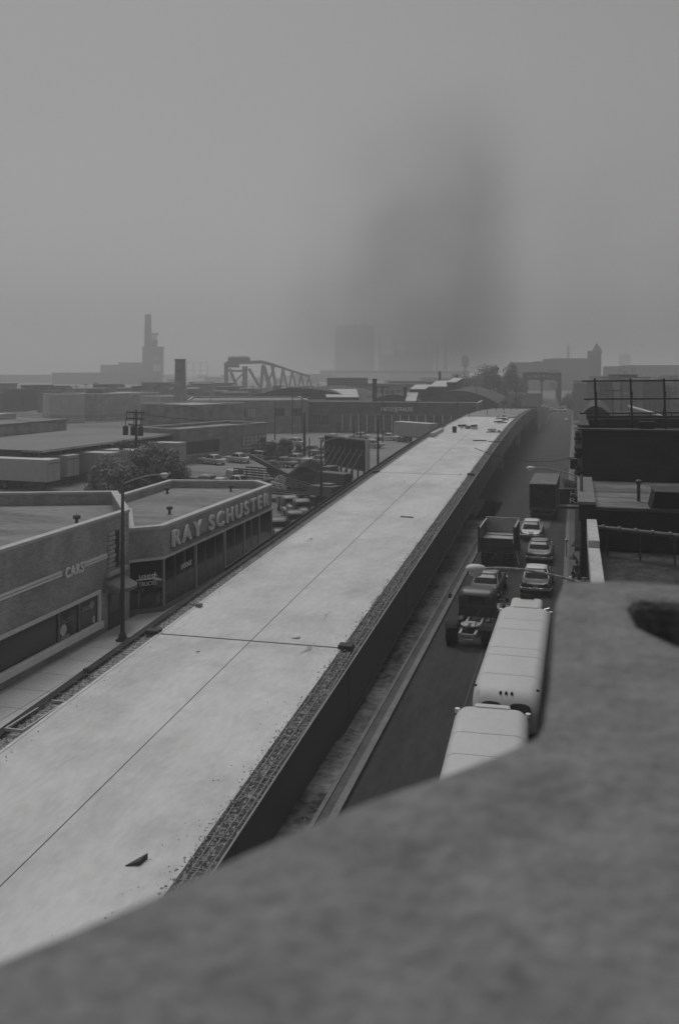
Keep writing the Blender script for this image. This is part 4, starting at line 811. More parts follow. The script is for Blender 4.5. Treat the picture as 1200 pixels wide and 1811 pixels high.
# brick chimney
g = A(319, 200); ch = thing('brick_chimney', 'square two tier brick chimney above the office roofs', 'chimney', (g.x, g.y, 0), R(20)); cb = brick('brick_chimney', .3)  # brick colour lightened to stand in for the haze before the chimney
MB().box(-1.35, 1.35, -1.35, 1.35, 0, 10.4).build('lower_stack', cb, ch); MB().box(-1.4, 1.4, -1.4, 1.4, 10.401, 10.7).build('ledge', cb, ch); MB().hexa([(-1.2, -1.2, 10.701), (1.2, -1.2, 10.701), (1.2, 1.2, 10.701), (-1.2, 1.2, 10.701)], [(-1.1, -1.1, 16.6), (1.1, -1.1, 16.6), (1.1, 1.1, 16.6), (-1.1, 1.1, 16.6)]).box(-1.2, 1.2, -1.2, 1.2, 16.601, 16.9).build('upper_stack', cb, ch)
# building with one pale window behind the office
MIDB, a, b, d, n = quadbld('brick_hall', 'two storey brick hall behind the office with one bright window', A(330, 196), A(545, 200), 30, 7.4, brick('brick_office', .22), mat('roof_grey', .22), .3)
Lf = (b - a).length
for u in (.1, .25, .4, .72, .86): win(MIDB, a, d, n, Lf * u, Lf * u + 2.2, 3.9, 5.6, 3, 3)
win(MIDB, a, d, n, Lf * .5, Lf * .5 + 1.7, 3.7, 5.6, 3, 3, mat('blind_white', .4))

# ------------------------------------------------------------------ trailer works
ta, tb = A(497, 203), A(846, 194); 
TW, a, b, d, n = quadbld('trailer_works', 'long brick trailer works with a glazed front and lettering on its parapet', ta, tb, 46, 7.0, brick('brick_works', .10), mat('roof_dark', .07, .95, .3, .3), .3)
Lt = (b - a).length; px2u = lambda px: (A(px, 198) - a).dot(d)
for k in range(16):
    u = px2u(602) + k * (px2u(845) - px2u(602)) / 16; win(TW, a, d, n, u + .1, u + (px2u(845) - px2u(602)) / 16 - .25, .7, 4.0, 3, 4, None, steel(.2))
    c = a + d * u - n * .14; MB().box(c.x - .13, c.x + .13, c.y - .13, c.y + .13, .5, 4.15).build('pilaster', paint(.42, .6), TW, world=True)
for px in (520, 546, 562): win(TW, a, d, n, px2u(px), px2u(px) + 1.8, 1.9, 4.0, 3, 3)
c = a + d * px2u(590) - n * .05; m = MB(); m.bar(c + Vector((0, 0, 1.15)), c + d * 1.2 + Vector((0, 0, 1.15)), .1, 2.3); m.build('door', paint(.03), TW, world=True)
m = MB(); m.bar(a + d * px2u(600) - n * .2 + Vector((0, 0, 4.32)), b - n * .2 + Vector((0, 0, 4.32)), .35, .14); m.bar(a + d * px2u(500) - n * .12 + Vector((0, 0, 1.6)), a + d * px2u(575) - n * .12 + Vector((0, 0, 1.6)), .2, .12); m.build('ledge', paint(.2, .7), TW, world=True)
text('BARTLEY', 1.3, .04, paint(.85), TW, a + d * px2u(673) - n * .12 + Vector((0, 0, 5.05)), d, width=px2u(697) - px2u(673)); text('TRAILERS', 1.3, .04, paint(.85), TW, a + d * px2u(704) - n * .12 + Vector((0, 0, 5.05)), d, width=px2u(731) - px2u(704))
m = MB(); c = a + d * px2u(700.5) - n * .12 + Vector((0, 0, 5.4)); m.hexa([c - d * .45 + Vector((0, 0, -.6)), c + d * .45 + Vector((0, 0, -.6)), c + d * .45 - n * .06 + Vector((0, 0, -.6)), c - d * .45 - n * .06 + Vector((0, 0, -.6))], [c - d * .3 + Vector((0, 0, .6)), c + d * .3 + Vector((0, 0, .6)), c + d * .3 - n * .06 + Vector((0, 0, .6)), c - d * .3 - n * .06 + Vector((0, 0, .6))]).build('emblem', paint(.4), TW, world=True)
def bow(name, label, a, b, depth, z0, rise, rm, wm=None, seg=12, gr='bowstring roofs behind the trailer works'):
    a = Vector((a.x, a.y, 0)); b = Vector((b.x, b.y, 0)); d = (b - a).normalized(); n = Vector((-d.y, d.x, 0)); 
    if n.dot(a) < 0: n = -n
    L = (b - a).length; c = (a + b) / 2 + n * depth / 2; t = thing(name, label, 'building', (c.x, c.y, 0), 0, gr)
    def ring(k, base): return [a + d * L * i / seg + n * k + Vector((0, 0, base + rise * (1 - (2 * i / seg - 1) ** 2))) for i in range(seg + 1)]
    r0 = ring(0, z0); r1 = ring(depth, z0); lo = [Vector((p.x, p.y, 0)) for p in (a, b)]
    MB().loft([[a + n * k] + [Vector(p) for p in ring(k, z0 - .12)] + [b + n * k] for k in (0, depth)]).build('wall', wm or brick('brick_works', .1), t, world=True)
    MB().loft([ring(k, z0) + ring(k, z0 - .1)[::-1] for k in (-.2, depth + .2)]).build('roof', rm, t, world=True); return t, d, n, L
dk = mat('roof_dark', .07)
t, d3, n3, L3 = bow('bow_roof_hall', 'wide dark curved roof left behind the trailer works', A(425, 232), A(640, 226), 45, 6.2, 3.4, dk)
t, d3, n3, L3 = bow('bow_roof_hall', 'curved roof with pale skylight patches behind the works lettering', A(655, 214), A(738, 212), 45, 6.4, 2.0, dk)
t, d3, n3, L3 = bow('bow_roof_hall', 'largest dark curved roof at the right behind the trailer works', A(735, 212), A(880, 208), 50, 6.4, 3.0, dk)
def pane(label, pts, z, m, name='roof_panel', h=.25):
    c = sum(pts, Vector()) / len(pts); t = MB(); t.hexa([Vector((p.x, p.y, z)) - Vector((c.x, c.y, 0)) for p in pts], [Vector((p.x, p.y, z + h)) - Vector((c.x, c.y, 0)) for p in pts]); o = t.build(name, m); o.location = (c.x, c.y, 0); return tag(o, label, 'roof light', 'pale roof lights')
pan = mat('panel_pale', .45, .8, .15, .6)
slant = lambda x0, x1, d0, d1, z0, z1: [A(x0, d0, z0), A(x1, d0, z0), A(x1 + 3, d1, z1), A(x0 + 3, d1, z1)]
def slab(label, x0, x1, d0, z0, d1, z1, sk=0):
    q = [A(x0, d0, z0), A(x1, d0, z0), A(x1 + sk, d1, z1), A(x0 + sk, d1, z1)]; c = A((x0 + x1) / 2, d0); m = MB(); m.hexa([v - Vector((c.x, c.y, 0)) for v in q], [v + Vector((0, 0, .2)) - Vector((c.x, c.y, 0)) for v in q])
    for i in range(4): pass
    t = thing('roof_light', label, 'roof light', (c.x, c.y, 0), 0, 'pale roof lights'); m.build('panel', pan, t)
    f = MB(); f.hexa([Vector((v.x, v.y, 5.5)) - Vector((c.x, c.y, 0)) for v in q], [v - Vector((c.x, c.y, .01)) for v in q]); f.build('housing', dk, t); return t
slab('pale sloping roof light over the left curved roof', 577, 634, 222, 7.3, 238, 9.0, -4); slab('square pale roof light above the works lettering', 716, 735, 205, 6.9, 212, 8.7, 4)
slab('left one of the pale slabs on the right curved roof', 724, 752, 225, 9.3, 240, 10.2, 10); slab('middle one of the pale slabs on the right curved roof', 757, 788, 228, 9.9, 245, 11.2, 14); slab('right one of the pale slabs on the right curved roof', 789, 806, 232, 11.0, 248, 12.0, 12)
g = A(662, 207); t = thing('brick_stack', 'dark round brick stack rising behind the trailer works', 'chimney', (g.x, g.y, 0)); MB().tube((0, 0, 0), (0, 0, 12.2), .6, 16, .52).lathe([(.62, 12.0), (.62, 12.3), (.4, 12.3)], n=16).build('shaft', brick('brick_stack', .05), t); MB().box(-.9, .9, -.9, .9, 0, 6.8).build('base', brick('brick_stack', .05), t)
g = A(716, 210); t = thing('roof_vent_stack', 'stubby dark vent beside the square roof light', 'vent', (g.x, g.y, 0)); MB().tube((0, 0, 6), (0, 0, 9.7), .35, 12).lathe([(.5, 9.7), (.5, 10.2), (.1, 10.5)], n=12).build('vent_pipe', steel(.03), t)
g = A(777, 260); t = thing('brick_stack', 'thin dark stack with a boxy base behind the roof lights', 'chimney', (g.x, g.y, 0)); MB().tube((0, 0, 9), (0, 0, 14.0), .4, 12).build('shaft', steel(.04), t); MB().box(-1.4, 1.4, -1.4, 1.4, 6, 11).build('base', steel(.05), t)
# right wing wall of the works
wa, wb = A(845, 194), A(866, 268); dw = (wb - wa).normalized(); nw = Vector((-dw.y, dw.x, 0)) * .4; t = thing('yard_wall', 'tall brick yard wall running back from the corner of the trailer works', 'wall', (wa.x, wa.y, 0))
MB().hexa([wa, wb, wb + nw, wa + nw], [v + Vector((0, 0, 6.6)) for v in (wa, wb, wb + nw, wa + nw)]).build('wall', brick('brick_yard', .16), t, world=True); MB().hexa([v + Vector((0, 0, 6.602)) for v in (wa, wb, wb + nw * 1.3, wa + nw * 1.3)], [v + Vector((0, 0, 6.85)) for v in (wa, wb, wb + nw * 1.3, wa + nw * 1.3)]).build('coping', stone, t, world=True)
# parked semi trailer in the lot
g1, g2 = P(699, 781), P(752, 786); dv = (g2 - g1); ang = math.atan2(dv.y, dv.x); t = thing('semi_trailer', 'plain light grey semi trailer parked in the lot before the works', 'trailer', (g1.x, g1.y, 0), ang); Lx = 10.2; m_ = mat('semi_grey', .3, .6, .15, .7, stretch=(.3, 1, 1))
MB().box(-.6, Lx - .6, 0, 2.4, 1.25, 3.95).build('box', m_, t, bevel=.03); MB().box(-.62, Lx - .58, -.02, 2.42, 3.952, 4.03).build('roof', paint(.5, .6), t)
for k in range(10): MB().box(-.4 + k * 1.05, -.36 + k * 1.05, -.03, -.001, 1.3, 3.9).build('rivet_seam', paint(.24, .6), t)
for x in (.8, 2.0):
    for y in (.25, 2.15): w_ = wheel(t, .8, 1, .5, .3, hubm=steel(.1)); w_.location = (x, y, .5); w_.rotation_euler = (0, 0, R(-90))
MB().box(7.5, 7.62, .3, .4, 0, 1.24).box(7.5, 7.62, 2.0, 2.1, 0, 1.24).box(0, 9, .9, 1.5, 1.0, 1.24).build('landing_leg', steel(.05), t)
# ------------------------------------------------------------------ right hand buildings
bl = brick('brick_underexposed', .022, 2.0); cop_d = mat('coping_dark', .06, .85, .4, 1); rl = mat('roof_streaky', .13, .9, .75, .35, 9, .2, stretch=(.5, 2, 1), dscale=2, sharp=.5)  # brick colour darkened to stand in for low exposure on the right
t = thing('corner_building', 'dark roofed building nearest the parapet with stepped pale coping blocks', 'building', (7, 30, 0))
MB().box(.75, 16, 12, 43.3, 0, 5.6).build('wall', bl, t, world=True); MB().box(.98, 15.7, 12.3, 43.2, 5.603, 5.66).build('roof', mat('roof_black', .03, .5, .9, 1.5, 9, .8, dscale=9, sharp=.8), t, world=True)
MB().box(.62, .97, 12, 43.6, 5.61, 6.3).build('parapet', bl, t, world=True)
for y0, y1, z in ((12, 27.9, 6.55), (27.92, 30.9, 6.62), (30.92, 36.4, 6.95), (36.42, 37.6, 6.9), (37.62, 43.0, 7.2)):
    MB().box(.56, 1.02, y0, y1, 6.302, z).build('coping_block', mat('coping_pale', .42, .85, .25, 1, dscale=8), t, world=True, bevel=.03)
pa, pb = D(1052, 932, 41), D(1200, 948, 38.5); pi = thing('roof_pipe', 'jointed grey pipe crossing above the black roof', 'pipe', (pa.x, pa.y, 5.66)); mp = MB().tube(pa, pb, .1, 12); 
for i in range(5): c = pa.lerp(pb, .1 + i * .2); u = (pb - pa).normalized(); mp.tube(c - u * .07, c + u * .07, .15, 12)
mp.build('pipe', steel(.09), pi, world=True, smooth=False); ms = MB()
for i in (.15, .55, .95): c = pa.lerp(pb, i); ms.box(c.x - .04, c.x + .04, c.y - .04, c.y + .04, 5.67, c.z)
ms.build('pipe_stand', steel(.04), pi, world=True)
t = thing('long_roof_building', 'building with a streaky pale roof beyond the black roof', 'building', (8, 50, 0))
MB().box(.75, 18, 43.9, 55.2, 0, 7.5).build('wall', bl, t, world=True); MB().box(.95, 18, 44.1, 55.1, 7.503, 7.56).build('roof', rl, t, world=True); MB().box(.6, 18, 43.8, 44.09, 7.505, 7.66).build('coping', mat('coping_mid', .08, .85, .3, 1), t, world=True)
MB().box(.2, .97, 43.6, 53.6, 7.0, 7.8).build('cornice', bl, t, world=True); MB().box(.14, 1.0, 43.5, 53.7, 7.802, 7.95).build('cornice_roof', mat('cornice_pale', .16, .9, .3, 1), t, world=True, bevel=.03)
for y in (44, 47, 50, 53): MB().box(.3, .75, y, y + .25, 6.3, 6.99).build('bracket', bl, t, world=True, bevel=.05)
g = D(1138, 905, 42.2); t = thing('roof_shed', 'black gabled roof hut at the right edge of the picture', 'shed', (g.x + 1.6, g.y + .6, 5.66)); m = MB()
m.loft([[(-1.75, y, 0), (-1.1, y, 2.75), (2.6, y, 2.75), (2.6, y, 0)] for y in (-.8, 1.2)]).build('shell', mat('tar_black', .012, .8, .4, 2), t); MB().bar((-1.8, -.83, 0), (-1.12, -.83, 2.8), .09, .09).build('edge_board', steel(.08), t); MB().box(-1.15, 2.65, -.9, 1.3, 2.752, 2.82).build('roof', steel(.02), t)
t = thing('tall_brick_building', 'tall dark brick building carrying the steel billboard frame', 'building', (8, 64, 0)); 
MB().box(.45, 20, 55.6, 73, 0, 10.2).build('wall', bl, t, world=True); MB().box(.8, 20, 56, 72.6, 10.203, 10.25).build('roof', mat('roof_dark3', .035, .9, .4, .6), t, world=True)
MB().box(.45, 20, 55.6, 55.95, 10.204, 10.6).box(.45, .79, 55.96, 73, 10.204, 10.75).build('parapet', bl, t, world=True)
MB().box(.2, 20, 55.3, 56.02, 10.602, 10.72).box(.2, .9, 56.03, 73.1, 10.752, 10.9).build('coping', cop_d, t, world=True, bevel=.03)
g = D(1152, 815, 55.4); g2 = D(1176, 850, 55.4); w_ = MB().box(g.x, g2.x, 55.5, 55.598, g2.z, g.z).build('window', mat('dark_void', .02), t, world=True); MB().box(g.x - .1 - 8, g2.x + .1 - 8, 55.4 - 64, 55.6 - 64, g2.z - .12, g2.z).build('window_sill', cop_d, w_)
for z in (3, 6.2, 9.2): MB().box(.0, .45, 56, 72, z, z + .25).build('cornice', bl, t, world=True, bevel=.06)
for i, (y, z) in enumerate(((56.3, 7.6), (58, 8.6), (60, 8.9), (62.5, 9.3))): MB().lathe([(0, 0), (.22, .08), (.26, .3), (.12, .45), (.2, .6), (0, .75)], (.22, y, z), 8).build('cornice_ornament', bl, t, world=True)
for y, zt_, r in ((55.8, 11.3, .2), (55.78, 11.9, .42)):
    px = 1093 if r < .3 else 1137; g = D(px, 770, 56); MB().box(g.x - r, g.x + r, 56.1, 56.1 + 2 * r, 10.25, zt_ - .3 - .6).box(g.x - r - .05, g.x + r + .05, 56.05, 56.15 + 2 * r, zt_ - .898, zt_ - .75).build('chimney', bl, t, world=True)
# steel billboard frame on that roof
f = thing('sign_scaffold', 'dark steel frame of rails and posts standing on the tall roof', 'scaffold', (6, 61, 10.25)); st = steel(.018); m = MB(); lo, ro_ = A(1030, 60), A(1260, 60)
for px in (1054, 1117, 1176, 1240): g = A(px, 60); MB().bar((g.x, g.y, 10.25), (g.x - .12, g.y, 13.75), .1, .14).build('post', st, f, world=True); MB().bar((g.x, g.y, 12.8), (g.x + .1, g.y + 3.5, 10.3), .08, .08).build('brace', st, f, world=True)
for y, x0 in ((674, 1028), (706, 1032), (731, 1024), (752, 1024)):
    z = CZ - (y - HY) * 60 / FP; a = A(x0, 60); MB().bar((a.x, a.y, z), (ro_.x, ro_.y, z + .05), .09, .1).build('rail', st, f, world=True)
a = A(1036, 60.4); b = A(1260, 60.4); MB().hexa([(a.x, a.y, 10.3), (b.x, b.y, 10.3), (b.x, b.y + .05, 10.3), (a.x, a.y + .05, 10.3)], [(a.x, a.y, 11.15), (b.x, b.y, 11.15), (b.x, b.y + .05, 11.15), (a.x, a.y + .05, 11.15)]).build('lower_board', mat('board_grey', .045, .8, .5, 1), f, world=True)
m = MB()
for k in range(7): g = a.lerp(b, k / 6); m.box(g.x, g.x + .08, g.y - .1, g.y - .02, 10.3, 11.3)
m.tube((a.x, a.y - .3, 10.9), (b.x, b.y - .3, 10.95), .05).build('catwalk', steel(.05), f, world=True)
# curved roof beyond
t, *_ = bow('barrel_roof_building', 'dark barrel roofed building behind the steel frame', A(1021, 96), A(1084, 95), 22, 8.9, 1.5, steel(.03), steel(.035), gr='roofs right of the street')
MB().box(.4, 14, 74, 94, 0, 8.2).build('low_building', bl); o = bpy.data.objects[-1] if False else None
for ob in list(col.objects):
    if ob.name == 'low_building': tag(ob, 'dark low building between the tall one and the barrel roof', 'building')
# hanging signs on the right
g = A(1008, 57.5); sz = lambda y: CZ - (y - HY) * 57.5 / FP
t = thing('hanging_sign', 'dark hanging shop sign with pale capital letters', 'sign', (g.x, g.y, sz(892))); MB().box(-.72, .75, -.06, .06, 0, .98).build('board', paint(.03, .5), t); MB().box(-.78, -.72, -.08, .08, -.03, 1.02).box(-.72, .75, -.08, .08, .982, 1.03).build('rim', paint(.16, .5), t); MB().box(-.7, .5, -.05, .05, -.3, -.13).build('lower_strip', paint(.05), t)
text('HL', .5, .006, paint(.85), t, t.location + Vector((.0, -.07, .55)), (1, 0, 0), width=.62); text('RS', .5, .006, paint(.85), t, t.location + Vector((-.05, -.07, .1)), (1, 0, 0), width=.72)
t = thing('pennant_sign', 'pale pointed sign with script lettering above the hanging sign', 'sign', (g.x, g.y + .6, sz(873))); m = MB(); m.loft([[(-.55, y, .95), (.5, y, .7), (.5, y, .0), (-.05, y, -.05), (-.4, y, .25)] for y in (-.04, .04)]).build('board', mat('sign_grey', .3, .6, .3, 2), t); text('Nozl', .42, .006, paint(.03), t, t.location + Vector((-.32, -.05, .35)), (1, -.0, 0), uz=(0, 0, 1), width=.75)
t = thing('traffic_signal', 'small dark box on an arm at the corner of the tall building', 'sign', (g.x + .3, g.y + 3, sz(838))); MB().box(-.35, .15, -.15, .15, 0, .7).build('housing', steel(.02), t, bevel=.03); MB().tube((-.5, 0, .75), (.5, 0, .8), .03).build('arm', steel(.03), t)
for (px, py) in ((1015, 962), (1013, 984)):
    d_ = 56 if py < 970 else 52; v = D(px, py, d_); t = thing('sign_lamp', 'gooseneck lamp bending over the pavement, the %s one' % ('farther' if py < 970 else 'nearer'), 'lamp', v)
    MB().lathe([(.05, .1), (.12, .0), (.26, -.15), (.24, -.15), (.08, 0)], n=14).build('lamp_shade', steel(.02), t); MB().path([(0, 0, .1), (.05, 0, .28), (.25, 0, .38), (.55, 0, .38)], .02).build('arm', steel(.03), t)

# ------------------------------------------------------------------ people on the pavement
skin = mat('skin', .3, .6, .08, 4); hair = mat('hair', .02, .8, .2, 20)
def person(label, loc, rot, shirt, pants, arms_up=False):
    t = thing('person', label, 'person', loc, rot, 'people on the pavement')
    def skinmesh(name, pts, edges, rad, m, root=0):
        me = bpy.data.meshes.new(name); me.from_pydata(pts, edges, []); o = bpy.data.objects.new(name, me); col.objects.link(o); o.parent = t
        md = o.modifiers.new('skin', 'SKIN'); md.use_smooth_shade = True
        for i, r in enumerate(rad): o.data.skin_vertices[0].data[i].radius = (r, r * .85) if not isinstance(r, tuple) else r
        o.data.skin_vertices[0].data[root].use_root = True
        sb = o.modifiers.new('sub', 'SUBSURF'); sb.levels = 2; sb.render_levels = 2; me.materials.append(m); return o
    J = {'pel': (0, 0, .95), 'wa': (0, .01, 1.1), 'ch': (0, .02, 1.32), 'nk': (0, .02, 1.47), 'hd0': (0, .03, 1.55), 'hd1': (0, .04, 1.64), 'hd2': (0, .03, 1.72)}
    pts = [J['pel'], J['wa'], J['ch'], J['nk'], J['hd0'], J['hd1'], J['hd2']]; e = [(0, 1), (1, 2), (2, 3), (3, 4), (4, 5), (5, 6)]; r = [.13, .125, .15, .06, .075, .09, .06]
    for s in (-1, 1):
        i = len(pts); pts += [(s * .19, .01, 1.4), (s * .24, .0, 1.15), (s * .23, .14, .95), (s * .22, .2, .87)]; e += [(2, i), (i, i + 1), (i + 1, i + 2), (i + 2, i + 3)]; r += [.06, .045, .035, (.04, .02)]
        for k, (dx, L) in enumerate(((-.03, .075), (-.01, .09), (.01, .085), (.03, .065))):
            pass
        i = len(pts); pts += [(s * .1, 0, .88), (s * .11, s * .12, .5), (s * .11, s * .16 - .03, .1), (s * .12, s * .16 + .12, .04)]; e += [(0, i), (i, i + 1), (i + 1, i + 2), (i + 2, i + 3)]; r += [.1, .065, .045, (.05, .035)]
    skinmesh('body', pts, e, r, skin)
    for s in (-1, 1):
        for k, (dx, L) in enumerate(((-.028, .07), (-.01, .085), (.008, .08), (.026, .06))):
            MB().tube((s * .22 + dx, .2, .86), (s * .22 + dx, .215, .86 - L), .009, 6, .007).build('finger', skin, t)
        MB().tube((s * .19, .21, .88), (s * .17, .24, .83), .01, 6, .008).build('thumb', skin, t)
    tp = [(0, 0, .97), (0, .01, 1.12), (0, .02, 1.33), (0, .02, 1.44)]; te = [(0, 1), (1, 2), (2, 3)]; tr = [.15, .145, .17, .09]
    for s in (-1, 1): i = len(tp); tp += [(s * .2, .01, 1.39), (s * .25, 0, 1.17), (s * .235, .11, 1.0)]; te += [(2, i), (i, i + 1), (i + 1, i + 2)]; tr += [.08, .065, .05]
    skinmesh('shirt', tp, te, tr, shirt)
    lp = [(0, 0, .98)]; le = []; lr = [.145]
    for s in (-1, 1): i = len(lp); lp += [(s * .1, 0, .86), (s * .11, s * .12, .5), (s * .11, s * .16 - .03, .12)]; le += [(0, i), (i, i + 1), (i + 1, i + 2)]; lr += [.12, .085, .07]
    skinmesh('trousers', lp, le, lr, pants)
    for s in (-1, 1): MB().loft([rr(.05, 0, .1, s * .16 - .1, .03), rr(.055, 0, .09, s * .16 + .02, .03), rr(.05, 0, .06, s * .16 + .17, .02)]).build('shoe', hair, t).location.x = s * .12
    MB().lathe([(0, .13), (.06, .12), (.1, .06), (.105, 0), (.09, -.07), (.0, -.08)], (0, .005, 1.66), 14).build('hair', hair, t, smooth=True)
    MB().tube((0, .12, 1.66), (0, .15, 1.63), .012, 6).build('nose', skin, t); return t
person('person in dark clothes walking away along the pavement under the gooseneck lamps', (.15, 58.5, .15), R(5), paint(.06, .9), paint(.02, .9)); person('person in a white shirt on the pavement just above the parapet edge', (-.12, 55.2, .15), R(-20), paint(.6, .9), paint(.05, .9)); person('person in a pale shirt nearest the kerb just above the parapet edge', (-.05, 54.3, .15), R(30), paint(.35, .9), paint(.08, .9))
o = MB().tube((-.6, 68, .14), (-.6, 68, 1.2), .05).lathe([(0, 0), (.12, .03), (.13, .25), (0, .35)], (-.6, 68, 1.2), 10).build('parking_meter', paint(.4, .5)); tag(o, 'pale headed parking meter at the corner of the kerb', 'parking meter')

# ------------------------------------------------------------------ skyline
fb_ = mat('far_brick', .09, .95, .3, .08); fd = mat('far_dark', .06, .95, .3, .05); fw = paint(.45, .8); fl = mat('far_window', .04, .4, .4, .3)
def block(t, x0, x1, z1, d, depth, m=fb_, z0=0, name='wall'):
    a, b = A(x0, d), A(x1, d); u = (b - a).normalized(); n = Vector((-u.y, u.x, 0)); 
    if n.y < 0: n = -n
    q = [a, b, b + n * depth, a + n * depth]; return MB().hexa([v + Vector((0, 0, z0)) for v in q], [v + Vector((0, 0, z1)) for v in q]).build(name, m, t, world=True)
KF = 1.9
FS = lambda d: d * KF if d >= 400 else (620 if d > 394 else d)
A0 = A
def A(px, d, z=0.0): return A0(px, FS(d), z)
zz = lambda y, d: CZ - (y - HY) * FS(d) / FP
def winrows(t, x0, x1, d, zs, n, h=1.4, m=fl):
    for z in zs:
        for k in range(n):
            mb = MB()
            a = A(x0 + (x1 - x0) * (k + .15) / n, d - .6); b = A(x0 + (x1 - x0) * (k + .8) / n, d - .6); mb.hexa([(a.x, a.y, z), (b.x, b.y, z), (b.x, b.y + .3, z), (a.x, a.y + .3, z)], [(a.x, a.y, z + h), (b.x, b.y, z + h), (b.x, b.y + .3, z + h), (a.x, a.y + .3, z + h)])
            mb.build('window', m, t, world=True)
c = A(180, 480); F1 = thing('factory', 'long hazy factory with a tower and tall chimney at the left skyline', 'factory', (c.x, c.y, 0))
block(F1, 92, 254, zz(659, 470), 470, 60); block(F1, -60, 70, zz(663, 540), 540, 40); block(F1, 178, 252, zz(645, 500), 500, 40); block(F1, 210, 252, zz(641, 505), 505, 40); winrows(F1, 94, 252, 470, (1.5, 4, 6.5, 9), 24, 1.5)
block(F1, 252, 285, zz(615, 480), 480, 12, fb_, 0, 'tower'); block(F1, 251, 286, zz(613, 480), 479.5, 13, fb_, zz(615.5, 480), 'cornice'); block(F1, 271, 284, zz(645, 478), 478.5, .6, fw, zz(657, 478), 'sign_panel'); block(F1, 270, 283, zz(632, 478), 478.5, .6, paint(.3), zz(636, 478), 'sign_panel')
g = A(262, 484); MB().tube((g.x, g.y, 20), (g.x, g.y, zz(556, 484)), 4.6, 16, 3.3).build('chimney', fb_, F1, world=True); block(F1, 268, 278, zz(603, 482), 482, 4, fd, zz(606, 482), 'platform'); block(F1, 268, 279, zz(589, 482), 482, 4, fd, zz(592, 482), 'platform'); block(F1, 269, 277, zz(592.5, 482), 482.5, 3, fw, zz(601, 482), 'tank')
MB().hexa([g + Vector(q) * 1.42 for q in ((2, 0, 24), (6.5, 0, 24), (6.5, 3, 24), (2, 3, 24))], [g + Vector(q) * 1.42 for q in ((2, 0, 36), (5.8, 0, 36), (5.8, 3, 36), (2, 3, 36))]).build('stair_tower', fd, F1, world=True)
def fblock(label, x0, x1, y, d, depth=20, m=fb_, nw=0, name='far_building', gr='hazy low buildings on the skyline'):
    c = A((x0 + x1) / 2, d); t = thing(name, label, 'building', (c.x, c.y, 0), 0, gr); block(t, x0, x1, zz(y, d), d, depth, m); block(t, x0 - .5, x1 + .5, zz(y, d) + .5, d - .4, depth, fd, zz(y, d) + .002, 'roof')
    if nw: winrows(t, x0, x1, d, [max(1.5, zz(y, d) - 3.2)], nw, 1.6)
    return t
fblock('boxy hazy building left of the bascule bridge behind the chimney', 296, 312, 672, 420, 15, fb_, 4); fblock('hazy works right of the brick chimney', 332, 372, 678, 430, 20, fb_, 5); fblock('low hazy shed beside the bascule bridge foot', 350, 395, 684, 410, 20, fb_, 6)
fblock('long mid distance hall with tall windows below the gas holder', 578, 650, 671, 330, 20, fb_, 9); fblock('long low roof behind the brick stack', 640, 760, 682, 330, 30, mat('far_roof', .2, .9, .2), 12); fblock('hazy block just left of the gas holder foot', 520, 590, 662, 560, 25, fb_, 8)
fblock('hazy block in front of the gas holder', 566, 700, 656, 620, 25, fb_, 14); fblock('hazy long block below the power station', 690, 830, 657, 560, 30, fb_, 14); fblock('darker long block left of the tree mass', 748, 835, 668, 400, 30, fd, 10)
fblock('roofline of a hall behind the dark curved roofs', 690, 800, 677, 360, 30, fb_, 9)
fblock('dark block beyond the truss bridge', 914, 960, 642, 395, 30, fd, 6); c = fblock('big hazy mill behind the truss bridge', 955, 985, 640, 397, 30, fb_, 5); fblock('tallest hazy mill beside the church', 980, 1052, 635, 399, 40, fb_, 10); fblock('squat block right of the church', 1080, 1115, 649, 395, 20, fd, 4); fblock('hazy block at the right skyline', 1115, 1200, 647, 398, 25, fb_, 9); fblock('tower like hazy block right of the church', 1098, 1114, 626, 900, 20, fb_, 3); fblock('long dark block at the right under the skyline', 1078, 1165, 651, 430, 25, fd, 9)
fblock('pale low shed beyond the right roofs', 1052, 1074, 701, 300, 8, fw, 4); fblock('long low pale roof under the right skyline', 1064, 1150, 668, 360, 20, mat('far_roof', .2), 8)
q = A(1142, 170); t = thing('pale_roof_shed', 'pale sloping shed roof seen through the steel frame', 'building', (q.x, q.y, 0)); block(t, 1118, 1170, 5.5, 170, 15); a, b = A(1116, 168), A(1172, 168); MB().hexa([(a.x, a.y, 6.9), (b.x, b.y, 5.2), (b.x, b.y + 12, 5.2), (a.x, a.y + 12, 6.9)], [(a.x, a.y, 7.2), (b.x, b.y, 5.5), (b.x, b.y + 12, 5.5), (a.x, a.y + 12, 7.2)]).build('roof', fw, t, world=True)
g = A0(1054.5, 600); t = thing('church', 'church with a pointed spire on the right skyline', 'church', (g.x, g.y, 0)); t.scale = (.62, .62, .62); MB().box(-4.5, 4.5, -4.5, 4.5, 0, 42).build('tower', fd, t); MB().lathe([(5.8, 42), (4.8, 46), (0.05, 54)], n=8).build('spire', fd, t); MB().box(-5, 5, -5, 5, 41.4, 42.2).build('cornice', fd, t); MB().hexa([(-12, 3, 0), (12, 3, 0), (12, 25, 0), (-12, 25, 0)], [(-12, 3, 12), (12, 3, 12), (12, 25, 12), (-12, 25, 12)]).build('nave', fd, t)
for x in (-1.2, .6): MB().box(x, x + .7, -4.7, -4.51, 33, 39).build('belfry_opening', fl, t)
def stack(label, px, y, d, r, name='smoke_stack', gr='power station stacks'): r *= 1.6; g = A(px, d); o = MB().tube((0, 0, 0), (0, 0, zz(y, d)), r, 14, r * .75).lathe([(r * .9, zz(y, d) - 1), (r * .9, zz(y, d))], n=14).build(name, fd); o.location = (g.x, g.y, 0); return tag(o, label, 'chimney', gr)
stack('thin stack behind the mill left of the church', 1004, 611, 640, 1.4)
